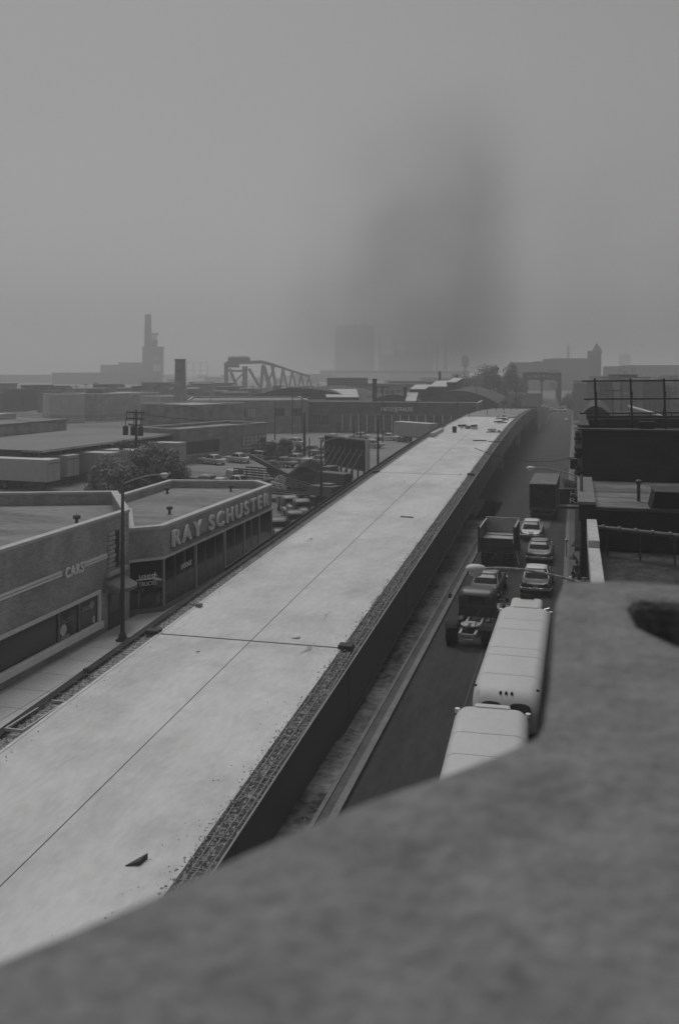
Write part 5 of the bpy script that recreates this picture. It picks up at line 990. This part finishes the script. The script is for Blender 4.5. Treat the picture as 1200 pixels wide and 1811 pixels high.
for i, (px, y) in enumerate(((697, 602), (717, 604), (727, 602), (737, 603), (746, 602), (753, 601), (763, 600))): stack(['first', 'second', 'third', 'fourth', 'fifth', 'sixth', 'seventh'][i] + ' stack from the left on the power station', px, y, 900 if i < 6 else 860, 1.7)
stack('separate stack right of the power station', 772, 601, 820, 1.9); stack('rightmost separate stack by the smoke plume', 787, 602, 820, 2.2); stack('tall thin stack beside the gas holder', 671, 576, 950, 1.4)
t = thing('power_station', 'hazy power station block with a row of stacks', 'power station', A(735, 880)); block(t, 700, 764, zz(620, 880), 880, 50); block(t, 672, 702, zz(627, 890), 890, 40); winrows(t, 702, 762, 880, (12, 22), 9, 5)
g = A(626.5, 900); t = thing('gas_holder', 'huge round gas holder fading into the haze', 'gas holder', (g.x, g.y, 0)); rr_ = 33.5 * 900 * KF / FP; MB().lathe([(rr_, 0), (rr_, 99), (rr_ * .96, 101), (rr_ * .4, 104), (0, 104.5)], n=48).build('tank', fb_, t, smooth=False); m = MB()
for k in range(20): a = k * math.pi / 10; m.bar((rr_ * 1.02 * math.cos(a), rr_ * 1.02 * math.sin(a), 0), (rr_ * 1.02 * math.cos(a), rr_ * 1.02 * math.sin(a), 102), .7, .7)
m.build('guide_frame', fd, t)
g = A(822, 420); t = thing('water_tower', 'dark water tower standing above the works left of the trees', 'water tower', (g.x, g.y, 0)); MB().lathe([(0, 17), (3, 18), (3.1, 18.3), (3.1, 26), (2.8, 26.8), (0, 28.5)], n=18).build('tank', fd, t); m = MB()
for k in range(4): a = k * math.pi / 2 + .6; m.tube((2.3 * math.cos(a), 2.3 * math.sin(a), 0), (1.3 * math.cos(a), 1.3 * math.sin(a), 18), .2, 6)
m.tube((0, 0, 0), (0, 0, 18), .35).build('leg', fd, t)
g = A0(1044, 600); t = thing('water_tower', 'roof tank on the mill just left of the church', 'water tower', (g.x, g.y, 0)); t.scale = (.62, .62, .66); MB().tube((0, 0, 33), (0, 0, 42), 3.6, 14).build('tank', fd, t); MB().tube((1.2, 0, 0), (1.2, 0, 33), .3).tube((-1.2, 0, 0), (-1.2, 0, 33), .3).build('leg', fd, t)
a, b = A(798, 300), A(815, 298); c = (a + b) / 2; t = thing('roadside_billboard', 'white billboard with a dark round emblem beyond the curved roofs', 'billboard', (c.x, c.y, 0)); MB().hexa([(a.x, a.y, 11.1), (b.x, b.y, 11.1), (b.x, b.y + .3, 11.1), (a.x, a.y + .3, 11.1)], [(a.x, a.y, 13.2), (b.x, b.y, 13.2), (b.x, b.y + .3, 13.2), (a.x, a.y + .3, 13.2)]).build('panel', paint(.5, .7), t, world=True)
MB().lathe([(0, -.2), (.62, -.2), (.62, -.12)], (.3, 0, 12.2), 16, 'y').box(-1.1, 1.0, -.22, -.16, 11.9, 12.15).build('emblem', paint(.03), t); MB().box(-1.3, -1.1, .1, .3, 0, 11.1).box(1.1, 1.3, .1, .3, 0, 11.1).build('post', fd, t)
m = MB(); a, b = A(330, 520), A(367, 515)
for z in (zz(668, 520), zz(655, 520), zz(641, 520)): m.bar((a.x, a.y, z), (b.x, b.y, z), .3, .3)
for k in range(4): p = a.lerp(b, k / 3); m.bar((p.x, p.y, 0), (p.x, p.y, zz(640, 520)), .35, .35)
o = m.build('steel_gantry', fd); o2 = tag(o, 'faint steel gantry frame left of the bascule bridge', 'gantry')
# bascule bridge on the left
d0 = 560; A = A0; zz_ = zz; zz = lambda y, d: CZ - (y - HY) * d / FP; br = thing('bascule_bridge', 'hazy bascule truss bridge with a machine house at its left end', 'bridge', A(470, d0)); bmt = mat('bridge_steel', .02, .8, .2, .3)
def Q(px, py, off=0): v = A(px, d0 + off); return Vector((v.x, v.y, zz(py, d0)))
for side, off in (('near', 0), ('far', 11)):
    m = MB(); top = [(397, 645), (404, 641), (440, 641), (462, 640), (485, 646), (498, 650), (515, 656), (531, 661), (547, 666)]; bot = [(397, 690), (416, 690), (440, 688), (455, 688), (470, 688), (484, 688), (500, 688), (516, 688), (532, 688), (552, 688)]
    for k, (p, q) in enumerate(zip(top, top[1:])): m.bar(Q(*p, off), Q(*q, off), 1.3, 2.0 if k < 4 else 1.4)
    for p, q in zip(bot, bot[1:]): m.bar(Q(*p, off), Q(*q, off), 1.0, 1.0)
    for a, b, wd in (((400, 645), (400, 690), 1.6), ((406, 652), (421, 690), 1.3), ((433, 648), (433, 690), 2.0), ((440, 652), (461, 688), 1.3), ((465, 645), (461, 688), 1.2), ((466, 647), (478, 688), 1.6), ((481, 647), (488, 688), 1.2), ((485, 648), (470, 688), .9), ((500, 652), (495, 688), .9), ((500, 652), (508, 688), .9), ((516, 657), (511, 688), .8), ((516, 657), (524, 688), .8), ((532, 662), (527, 688), .8), ((532, 662), (538, 688), .8), ((546, 667), (541, 688), .8), ((546, 667), (552, 688), .8), ((406, 656), (436, 656), 1.0), ((404, 688), (430, 660), .6)): m.bar(Q(*a, off), Q(*b, off), wd * 1.3, wd * 1.3)
    m.build('truss', bmt, br, world=True)
m = MB(); p, q = Q(396, 690), Q(556, 690); m.hexa([p + Vector((0, 0, -1.2)), q + Vector((0, 0, -1.2)), Q(556, 690, 9) + Vector((0, 0, -1.2)), Q(396, 690, 9) + Vector((0, 0, -1.2))], [p, q, Q(556, 690, 9), Q(396, 690, 9)]).build('deck', bmt, br, world=True)
block(br, 403, 440, zz(632, d0), d0 + 1, 7, bmt, zz(641, d0), 'machine_house'); m = MB(); m.hexa([Q(402, 632), Q(441, 632), Q(441, 632, 9), Q(402, 632, 9)], [Q(407, 629.5, 2), Q(436, 629.5, 2), Q(436, 629.5, 7), Q(407, 629.5, 7)]).build('roof', mat('far_roof', .2), br, world=True); block(br, 397, 422, zz(644, d0), d0 - 1, 3, bmt, zz(650, d0), 'counterweight')
for px in (400, 433, 552): block(br, px - 3, px + 3, zz(691, d0), d0, 9, fb_, 0, 'pier')
A = A0
# truss road bridge at the end of the street
tb_ = thing('truss_bridge', 'steel truss road bridge with signs over the end of the street', 'bridge', A(958, 360)); d0 = 350
def portal(dd, pxs, yt):
    m = MB(); k = dd / 350.0
    X = [A(955 + (px - 955) , 350).x + A(955, dd).x - A(955, 350).x for px in pxs]; yv = A(955, dd).y; zt2 = CZ - (yt - HY) * 350 / FP
    for x in X: m.bar((x, yv, 0), (x, yv, zt2), .6, .6)
    m.bar((X[0], yv, zt2), (X[-1], yv, zt2), .9, 1.0); m.bar((X[0], yv, zt2 - 2.2), (X[-1], yv, zt2 - 2.2), .4, .4)
    for a, b in zip(X, X[1:]):
        w5 = (b - a) / 6
        for i in range(6): m.bar((a + w5 * i, yv, zt2 - 2.2 if i % 2 else zt2), (a + w5 * (i + 1), yv, zt2 if i % 2 else zt2 - 2.2), .22, .22)
        m.bar((a, yv, zt2 - 3.4), (a + 1.2, yv, zt2 - 2.2), .25, .25); m.bar((b, yv, zt2 - 3.4), (b - 1.2, yv, zt2 - 2.2), .25, .25)
    m.build('portal', bmt, tb_, world=True); return X, yv, zt2
ps = [portal(dd, (925, 957, 990), 661) for dd in (345, 359, 373, 387, 401, 415, 430, 445)]
for (Xa, ya, za), (Xb, yb, zb) in zip(ps, ps[1:]):
    m = MB()
    for i in range(3):
        m.bar((Xa[i], ya, za), (Xb[i], yb, zb), .7, .7); m.bar((Xa[i], ya, za), (Xb[i], yb, 1.5), .6, .6); m.bar((Xa[i], ya, 1.5), (Xb[i], yb, 1.5), .6, .8); m.bar((Xa[i], ya, 1.5), (Xb[i], yb, zb), .4, .4); m.bar((Xa[i], ya, za * .5), (Xb[i], yb, zb * .5), .35, .35); [m.bar((Xa[i] + (Xb[i] - Xa[i]) * q, ya + (yb - ya) * q, 1), (Xa[i] + (Xb[i] - Xa[i]) * q, ya + (yb - ya) * q, za), .35, .35) for q in (.33, .66)]
    m.build('truss', bmt, tb_, world=True)
X, yv, z2 = ps[0]; MB().box(X[1] + 2.6, X[1] + 6.0, yv - .9, yv - .6, z2 - 5.4, z2 - 3.2).build('sign_panel', paint(.5, .7), tb_, world=True); MB().box(X[1] + 2.4, X[2] - .4, yv - .9, yv - .6, z2 + .3, z2 + 1.5).build('sign_panel', paint(.3, .7), tb_, world=True)
sn = MB()
for k in range(3): sn.box(X[1] + 3.0, X[1] + 5.6, yv - .98, yv - .92, z2 - 3.8 - .6 * k, z2 - 3.6 - .6 * k)
sn.build('sign_text', paint(.05), tb_, world=True)
# traffic near the bridge
for px, py, v, l, d_ in ((932, 712, .4, 'pale truck box parked behind the ramp end', 270),):
    g = A(926, 250); t = thing('far_truck', l, 'truck', (g.x, g.y, 0), R(-10)); MB().box(-4.5, 4.5, -1.2, 1.2, 4.0, 7.8).build('box', mat('far_canvas', .22, .9, .3), t); MB().box(-4.5, 4.5, -1.3, 1.3, 0, 3.9).build('loading_bank', fd, t)
for i, (px, d_) in enumerate(((968, 290), (975, 300), (962, 330), (1000, 330), (990, 300))):
    g = A(px, d_); sedan(['small far car nearest the end of the retaining wall', 'small far car right of the retaining wall end', 'small far car on the bridge approach', 'far car by the right end of the truss bridge', 'far car parked below the truss bridge'][i], (g.x, g.y, 0), R(10 * i), .15 + .08 * i, .3, 'sedan', 4.8, 1.9, group='cars near the far bridge', detail=False)

# ------------------------------------------------------------------ trees
leaf = mat('leaf_grey', .085, .8, .45, .9, 3, spec=.3); leafl = mat('leaf_pale', .17, .75, .4, .9, 3, spec=.35); bark = mat('bark', .05, .95, .3, 3)
def crown_mesh(w_, h, n, s, seed):
    rnd = random.Random(seed); cl = []
    for i in range(max(11, n // 120)):
        a = rnd.uniform(0, 6.28); u = rnd.uniform(-1, 1); r = rnd.uniform(.45, 1) ** .6; q = math.sqrt(1 - u * u) * r; cl.append((q * math.cos(a) * w_ / 2, q * math.sin(a) * w_ / 2, h * .5 + u * r * h * .46, rnd.uniform(.1, .24) * min(w_, h)))
    m = MB()
    for i in range(n):
        cx, cy, cz, cr = cl[rnd.randrange(len(cl))]; v = Vector((rnd.gauss(0, 1), rnd.gauss(0, 1), rnd.gauss(0, .8))).normalized() * cr * rnd.uniform(.55, 1.1); p = Vector((cx, cy, cz)) + v
        nn = (v.normalized() + Vector((rnd.uniform(-.6, .6), rnd.uniform(-.6, .6), rnd.uniform(0, .8)))).normalized(); a = nn.orthogonal().normalized(); a.rotate(Matrix.Rotation(rnd.uniform(0, 6.28), 3, nn)); b = nn.cross(a); k = s * rnd.uniform(.6, 1.3)
        m.quad(p - a * k * .5, p + b * k * .32, p + a * k * .55, p - b * k * .32)
    return m
def tree(label, base, h, w_, trunk=.3, n=3500, s=.35, m=None, seed=1, gr=None, name='tree', cb_=.22):
    t = thing(name, label, 'tree' if name == 'tree' else 'bush', base, 0, gr); tk = MB(); tk.tube((0, 0, 0), (.1, 0, h * (cb_ + .25)), h * .03, 8, h * .018); rnd = random.Random(seed)
    for k in range(6): a = k * 1.05 + rnd.random(); tk.tube((.05, 0, h * (cb_ + .05 * (k % 3))), (math.cos(a) * w_ * .3, math.sin(a) * w_ * .3, h * rnd.uniform(.55, .85)), h * .014, 6, h * .005)
    tk.build('trunk', bark, t); c = crown_mesh(w_, h * (1 - cb_), n, s, seed).build('crown', m or leaf, t); c.location.z = h * cb_; return t
g = A(197, 94); tree('leafy tree at the left of the clump behind the shops', (g.x, g.y, 0), 4.6, 4.8, n=7000, s=.3, m=leafl, seed=2, cb_=.08)
g = A(262, 97); tree('tallest tree of the clump in front of the dock trailers', (g.x, g.y, 0), 6.0, 4.6, n=8000, s=.3, m=leafl, seed=3, cb_=.12)
g = A(300, 99); tree('right hand tree of the clump beside the pole', (g.x, g.y, 0), 5.4, 3.6, n=6000, s=.3, m=leafl, seed=4, cb_=.12)
g = A(232, 93); tree('low tree filling the middle of the clump', (g.x, g.y, 0), 3.8, 4.0, n=5000, s=.3, m=leaf, seed=5, cb_=.05)
g = A(222, 116); tree('dark slender tree between two dock trailers', (g.x, g.y, 0), 5.2, 2.2, n=1800, s=.3, m=leaf, seed=15, cb_=.05)
for i, (px, d_, h, w_) in enumerate(((468, 140, 3.4, 4.6), (490, 138, 3.8, 5.0), (514, 140, 2.8, 4.0))): g = A(px, d_); tree(['left bush right of the brick office', 'middle and largest bush right of the brick office', 'right bush beside the stout dark pole'][i], (g.x, g.y, 0), h, w_, n=2600, s=.3, m=leaf, seed=20 + i, name='bush', cb_=.03)
far_labels = ['tree at the left end of the dark mass beyond the ramp crest', 'second tree of the dark mass beyond the ramp crest', 'tall tree in the middle of the dark mass beyond the crest', 'tallest tree of the dark mass beyond the crest', 'tree at the right end of the dark mass beyond the crest', 'small tree in front of the dark mass', 'dark tree by the truck box at the ramp end',
              'dark tree at the right edge through the steel frame', 'broad dark tree through the steel frame', 'tree on the right skyline', 'tree right of the far street', 'round tree beyond the barrel roof', 'hedge like tree beside the far street']
for i, (px, d_, h, w_) in enumerate(((826, 300, 12.5, 12), (845, 310, 14.5, 14), (865, 300, 16.2, 15), (888, 290, 17.0, 14), (903, 300, 13.5, 9), (838, 260, 9.5, 10), (904, 235, 7.8, 7), (1180, 240, 11.5, 16), (1150, 250, 8.5, 18), (1110, 480, 17, 14), (1022, 330, 6.5, 12), (1060, 330, 6.0, 12), (1018, 300, 5.6, 10))):
    g = A(px, d_); tree(far_labels[i], (g.x, g.y, 0), h, w_, n=2600, s=.8, m=leaf, seed=40 + i, gr='trees in the far distance', cb_=.05)
# background low roofs, random, filling the plain
def A(px, d, z=0.0): return A0(px, FS(d), z)
zz = zz_
rnd = random.Random(5)
for i in range(46):
    px = rnd.uniform(-60, 900) if i < 36 else rnd.uniform(1070, 1200); d_ = rnd.uniform(340, 760); wd = rnd.uniform(10, 34)
    if 380 < px < 570 and d_ < 480: d_ += 160
    if i >= 36 and d_ < 420: d_ += 120
    c = A(px, d_); t = thing('low_building', 'hazy low roof in the plain of works towards the skyline', 'building', (c.x, c.y, 0), 0, 'low roofs in the haze'); h = rnd.uniform(3.5, 9); block(t, px - wd / 2, px + wd / 2, h, d_, rnd.uniform(12, 30), rnd.choice((fb_, fd, mat('far_mid', .16, .9, .2)))); block(t, px - wd / 2 - .4, px + wd / 2 + .4, h + .45, d_ - .5, 14, rnd.choice((mat('far_roof', .2), fd, fw if rnd.random() < .3 else fd)), h + .002, 'roof')
    if i % 5 == 0: winrows(t, px - wd / 2, px + wd / 2, d_, [h * .5], 5, 1.2)
rnd = random.Random(11); A = A0; zz = lambda y, d: CZ - (y - HY) * d / FP
for i in range(44):
    d_ = rnd.uniform(250, 395); px = rnd.uniform(-80, 640); wd = rnd.uniform(14, 50); yt_ = rnd.uniform(676, 692) + (395 - d_) * .06; h = max(2.5, zz(yt_, d_)); c = A(px, d_)
    t = thing('low_building', 'grey low works building in the middle distance among many alike', 'building', (c.x, c.y, 0), 0, 'low works in the middle distance'); block(t, px - wd / 2, px + wd / 2, h, d_, rnd.uniform(8, 16), rnd.choice((fb_, mat('far_mid', .16), fd, mat('brick_far', .13))))
    block(t, px - wd / 2 - .4, px + wd / 2 + .4, h + .35, d_ - .4, 10, rnd.choice((mat('far_roof', .2), fd, mat('far_mid', .16), fw if rnd.random() < .25 else fd)), h + .002, 'roof')
    if i % 3 == 0: winrows(t, px - wd / 2, px + wd / 2, d_, [h * .45], 6, 1.1)
for i, px in enumerate((112, 135, 152, 170, 275, 282, 295, 430, 447, 562, 585)):
    d_ = 250 + (i * 37) % 130; g = A(px, d_); o = MB().tube((0, 0, 0), (0, 0, 9.5), .14, 8, .1).box(-1.1, 1.1, -.08, .08, 8.8, 9.0).build('utility_pole', wood); o.location = (g.x, g.y, 0); tag(o, 'faint distant utility pole among the far works', 'utility pole', 'distant utility poles')

A = A0
for i in range(30):
    d_ = rnd.uniform(190, 390); px = rnd.uniform(1030, 1230); wd = rnd.uniform(10, 34) * 250 / d_; yt_ = rnd.uniform(664, 700); h = max(2.8, zz(yt_, d_)); c = A(px, d_)
    t = thing('low_building', 'grey roof among the many beyond the steel scaffold at the right', 'building', (c.x, c.y, 0), 0, 'low roofs right of the street'); block(t, px - wd / 2, px + wd / 2, h, d_, rnd.uniform(8, 14), rnd.choice((fb_, fd, mat('brick_far', .13)))); block(t, px - wd / 2 - .4, px + wd / 2 + .4, h + .3, d_ - .4, 10, rnd.choice((mat('far_roof', .2), fd, mat('far_mid', .16))), h + .002, 'roof')
    if i % 3 == 0: winrows(t, px - wd / 2, px + wd / 2, d_, [h * .5], 4, 1.2)
for i, (px, yy, dd) in enumerate(((1021, 752, 58), (1022, 761, 58.5))):
    v = D(px, yy, dd); o = MB().box(-.3, .1, -.1, .1, 0, .26).build('sign_box', paint(.7)); o.location = v; tag(o, ['upper', 'lower'][i] + ' small white box sign at the corner of the tall brick building', 'sign')
for x, y, h in ((3.2, 47, .9), (6.0, 51, .6)):
    o = MB().tube((0, 0, 0), (0, 0, h), .09, 10).lathe([(.1, h), (.17, h + .02), (.17, h + .16), (.02, h + .24)], n=10).build('vent_pipe', steel(.05)); o.location = (x, y, 7.56); tag(o, ('taller' if h > .8 else 'shorter') + ' vent pipe on the streaky pale roof', 'vent')
# ------------------------------------------------------------------ things left lying on the deck
def board(label, px, py, L, wd, th_, rot, m, name='plank', dz=0.003, group='loose boards on the deck'):
    v = P(px, py, 3)
    for _ in range(12): v = P(px, py, zt(v.y))
    o = MB().box(-L / 2, L / 2, -wd / 2, wd / 2, 0, th_).build(name, m); o.location = (v.x, v.y, zt(v.y) + dz + .01); o.rotation_euler = (0.0, 0, R(rot)); return tag(o, label, name, group)
wd_ = mat('board_dark', .07, .9, .3, 3); wp = mat('board_pale', .4, .9, .2, 3)
v = P(240, 1516, 1.7); o = MB().loft([[(-.22, -.16, 0), (.14, -.05, 0), (.2, .28, .0)], [(-.22, -.16, .01), (.14, -.05, .12), (.2, .28, .16)]]).build('paper_scrap', mat('scrap_dark', .07, .9, .3, 4)); o.location = (v.x, v.y, zt(v.y) + .004); tag(o, 'dark folded scrap lying on the near deck', 'scrap')
v = P(524, 1120, 2.6); o = MB().loft([[(-.2, -.1, 0), (.16, -.12, 0), (.14, .1, .0)], [(-.2, -.1, .01), (.16, -.12, .03), (.14, .1, .05)]]).build('paper_scrap', mat('scrap_mid', .2, .9, .3, 4)); o.location = (v.x, v.y, zt(v.y) + .004); tag(o, 'small grey scrap just below the first joint', 'scrap')
v = P(350, 1151, 2.3); o = MB().loft([[(-.08, -.1, 0), (.08, -.06, 0), (.05, .1, .0)], [(-.08, -.1, .01), (.08, -.06, .03), (.05, .1, .02)]]).build('paper_scrap', mat('scrap_mid', .2)); o.location = (v.x, v.y, zt(v.y) + .004); tag(o, 'tiny scrap on the left lane before the first joint', 'scrap')
board('dark board lying across the right lane in mid deck', 719, 915, .95, .14, .06, -8, mat('board_mid', .16, .9, .3, 3)); board('longer of two dark boards near the crest', 848, 780, 1.7, .22, .1, 3, wd_); board('shorter right board near the crest', 877, 782, 2.0, .1, .08, -3, wd_)
board('thin board across the left end of the first joint', 345, 1072, .9, .08, .05, -28, mat('board_mid', .16)); board('pale block at the left end of the first joint', 352, 1073, .3, .2, .16, 0, conc, 'block'); 
v = P(654, 1095, 2.4); v = Vector((-9.55, 36.3, zt(36.3) - .14)); o = MB().box(-.3, .3, -.25, .25, .12, .28).box(-.28, -.2, -.2, .2, 0, .119).box(.2, .28, -.2, .2, 0, .119).build('joint_box', mat('box_dark', .05, .8)); o.location = v; tag(o, 'dark box at the right end of the first joint', 'box', 'boxes at the joint ends')
for x, y, l in ((-18.6, 36.3, 'dark box at the left end of the first joint'), (-9.5, 82.2, 'dark box at the right end of the second joint'), (-18.6, 82.2, 'box at the left end of the second joint')):
    c = o.copy(); col.objects.link(c); c.location = (x, y, zt(y) - .14); c['label'] = l
fr_ = MB(); v = P(238, 1142, 2.0)
ux, uy = .36, 1.35
t = thing('wooden_frame', 'pale empty timber frame lying on the left deck edge', 'frame', (-18.72, 27.6, zt(27.6) - .05), 0); MB().box(-ux, -ux + .06, -uy, uy, 0, .1).box(ux - .06, ux, -uy, uy, 0, .1).build('side_rail', wp, t); MB().box(-ux + .061, ux - .061, -uy, -uy + .06, 0, .1).box(-ux + .061, ux - .061, uy - .06, uy, 0, .1).build('end_rail', wp, t)
t = thing('anchor_bolts', 'cluster of dark upright bolts at the left deck edge', 'bolts', (-19.05, 31.2, zt(31.2) - .14)); m = MB()
for k in range(6): m.tube((.1 * (k % 3), .12 * (k // 3), 0), (.1 * (k % 3), .12 * (k // 3), .42), .02, 6)
m.build('bolt', steel(.05), t)
v = P(803, 765, 5.4); 
for _ in range(8): v = P(803, 765, zt(v.y))
o = MB().lathe([(.0, 0), (.28, 0), (.3, .3), (.3, .6), (.28, .85), (0, .86)], n=16).build('oil_drum', steel(.03)); o.location = (v.x, v.y, zt(v.y) + .005); tag(o, 'dark drum standing on the left of the deck near the crest', 'drum')
rnd = random.Random(9); k = 0
for (cx, cy, sx, sy, n, nm) in ((829, 757, 14, 3, 10, 'left'), (876, 764, 12, 3, 8, 'right'), (905, 743, 26, 6, 26, 'crest')):
    for i in range(n):
        px, py = cx + rnd.uniform(-sx, sx), cy + rnd.uniform(-sy, sy); v = P(px, py, 5.8)
        for _ in range(10): v = P(px, py, zt(v.y))
        if not (-18 < v.x < -9.8 and v.y < 205): continue
        L = rnd.uniform(.4, 1.5); o = MB().box(-L / 2, L / 2, -.12, .12, 0, rnd.uniform(.08, .3)).build('timber', rnd.choice((wd_, wp, mat('board_mid', .16)))); o.location = (v.x, v.y, zt(v.y) + .01 + .008 * i); o.rotation_euler = (0, 0, rnd.uniform(-1.4, 1.4)); tag(o, {'left': 'timber in the small heap beside the drum', 'right': 'timber in the heap at the right deck edge', 'crest': 'timber strewn over the unfinished crest'}[nm], 'timber', nm + ' timber heap')
for i in range(9):
    t = -9; y = 150 + i * 6; 
    o = MB().box(-.05, .05, -.05, .05, 0, 1.0).build('form_stake', wd_); o.location = (-17.6 + (i % 3) * 2.5, y, zt(y)); tag(o, 'short form stake standing on the unfinished crest', 'stake', 'form stakes on the crest')
o = MB().box(-.55, .3, 0, 9, 0, .7).build('crest_form', wp); o.location = (-17.9, 112, zt(114)); o.scale = (.6, 1, .7); o.rotation_euler = (R(.6), 0, 0); tag(o, 'pale timber form along the left deck edge near the crest', 'form')

# ------------------------------------------------------------------ parapet of the roof the camera stands on
PZ = CZ - .45
pst = mat("parapet_stone", .175, .95, .4, 9, 8, .5, dscale=45)
edge = [P(x, y, PZ) for x, y in ((-300, 1800), (0, 1680), (100, 1641), (250, 1578), (380, 1517), (500, 1464), (650, 1403), (800, 1353), (880, 1322), (940, 1296), (957, 1268), (968, 1200), (975, 1120), (981, 1050), (992, 1026))]
top = [P(x, y, PZ) for x, y in ((1100, 1024), (1200, 1032), (1400, 1040))]
hole = [P(x, y, PZ) for x, y in ((1400, 1075), (1200, 1062), (1125, 1058), (1112, 1072), (1130, 1105), (1200, 1138), (1400, 1180))]
tail = [W(3, 0, 0), W(3, -2.5, 0), W(-3, -2.5, 0)]
poly = [(v.x, v.y) for v in edge + top + hole + tail]
pp = thing('roof_parapet', 'blurred rough stone parapet of the roof in the foreground', 'parapet', (0, 0, PZ)); MB().prism(poly, PZ - .16, PZ).build('coping', pst, pp, world=True, bevel=.02)
ctr = Vector((sum(p[0] for p in poly) / len(poly), sum(p[1] for p in poly) / len(poly)))
bp = [(v.x, v.y) for v in edge + top + tail]
MB().prism([(x * .97, y * .97 - .02) for x, y in bp], 0, PZ - .75).build('building_wall', bk, pp, world=True)
MB().prism([(x * .985, y * .985 - .01) for x, y in bp[:-3] + [(v.x, v.y) for v in tail]], PZ - .748, PZ - .6).build('roof', mat('roof_black', .022), pp, world=True)
MB().prism([(x * .985, y * .985 - .01) for x, y in [(v.x, v.y) for v in edge[:10]] + [(v.x * .8, v.y * .8) for v in edge[:10][::-1]]], PZ - .598, PZ - .162).build('parapet_wall', bk, pp, world=True)

# ------------------------------------------------------------------ air and smoke
def volume(name, v, dens, color, aniso, label):
    m = bpy.data.materials.new(name); m.use_nodes = True; t = m.node_tree; t.nodes.clear(); o = t.nodes.new('ShaderNodeOutputMaterial'); pv = t.nodes.new('ShaderNodeVolumePrincipled')
    pv.inputs['Color'].default_value = (color,) * 3 + (1,); pv.inputs['Density'].default_value = dens; pv.inputs['Anisotropy'].default_value = aniso; t.links.new(pv.outputs[0], o.inputs['Volume'])
    ob = v.build(name, m); ob['kind'] = 'stuff'; ob['label'] = label; ob['category'] = name; return ob, m, t, pv
HAZE = 0.0011; SMOKE = .0185
hz, hm, ht, hp_ = volume('haze', MB().box(-2600, 2600, -60, 4200, -1, 112), HAZE, .97, .0, 'smoky haze hanging over the whole district')
c = A(770, 700)
sm, smm, smt, spv = volume('smoke', MB().box(-200, 300, -60, 60, 12, 300), .01, .1, 0, 'dark smoke plume drifting above the power station')
sm.location = (c.x, c.y, 0); sm.rotation_euler = (0, 0, TH)
def nn(ty, **k):
    q = smt.nodes.new(ty)
    for a, b in k.items(): setattr(q, a, b)
    return q
tc = nn('ShaderNodeTexCoord'); sp = nn('ShaderNodeSeparateXYZ'); smt.links.new(tc.outputs['Object'], sp.inputs[0])
def ramp_(sock, a, b, c0=0, c1=1):
    q = nn('ShaderNodeMapRange'); q.interpolation_type = 'SMOOTHSTEP'; q.inputs[1].default_value = a; q.inputs[2].default_value = b; q.inputs[3].default_value = c0; q.inputs[4].default_value = c1; smt.links.new(sock, q.inputs[0]); return q.outputs[0]
def mul(a, b, op='MULTIPLY'):
    q = nn('ShaderNodeMath', operation=op)
    for i, v in enumerate((a, b)):
        if isinstance(v, (int, float)): q.inputs[i].default_value = v
        else: smt.links.new(v, q.inputs[i])
    return q.outputs[0]
no = nn('ShaderNodeTexNoise'); no.inputs['Scale'].default_value = .016; no.inputs['Detail'].default_value = 3; smt.links.new(tc.outputs['Object'], no.inputs[0])
wob = mul(mul(no.outputs[0], .5, 'SUBTRACT'), 70); xw = mul(sp.outputs[0], wob, 'ADD')
lean = mul(xw, mul(sp.outputs[2], -.28), 'ADD')              # the left side of the plume leans to the right with height
dx = mul(ramp_(lean, -165, 25), mul(ramp_(mul(sp.outputs[0], mul(wob, .3), 'ADD'), 78, 18, .2, 1), ramp_(sp.outputs[0], 290, 180))); dz = mul(ramp_(sp.outputs[2], 12, 40, .35, 1), ramp_(sp.outputs[2], 270, 30))
dy = ramp_(mul(sp.outputs[1], 0, 'ADD'), -60, -20)
fin = mul(mul(mul(dx, dz), ramp_(no.outputs[0], .28, .7, .6, 1.1)), SMOKE); smt.links.new(fin, spv.inputs['Density'])
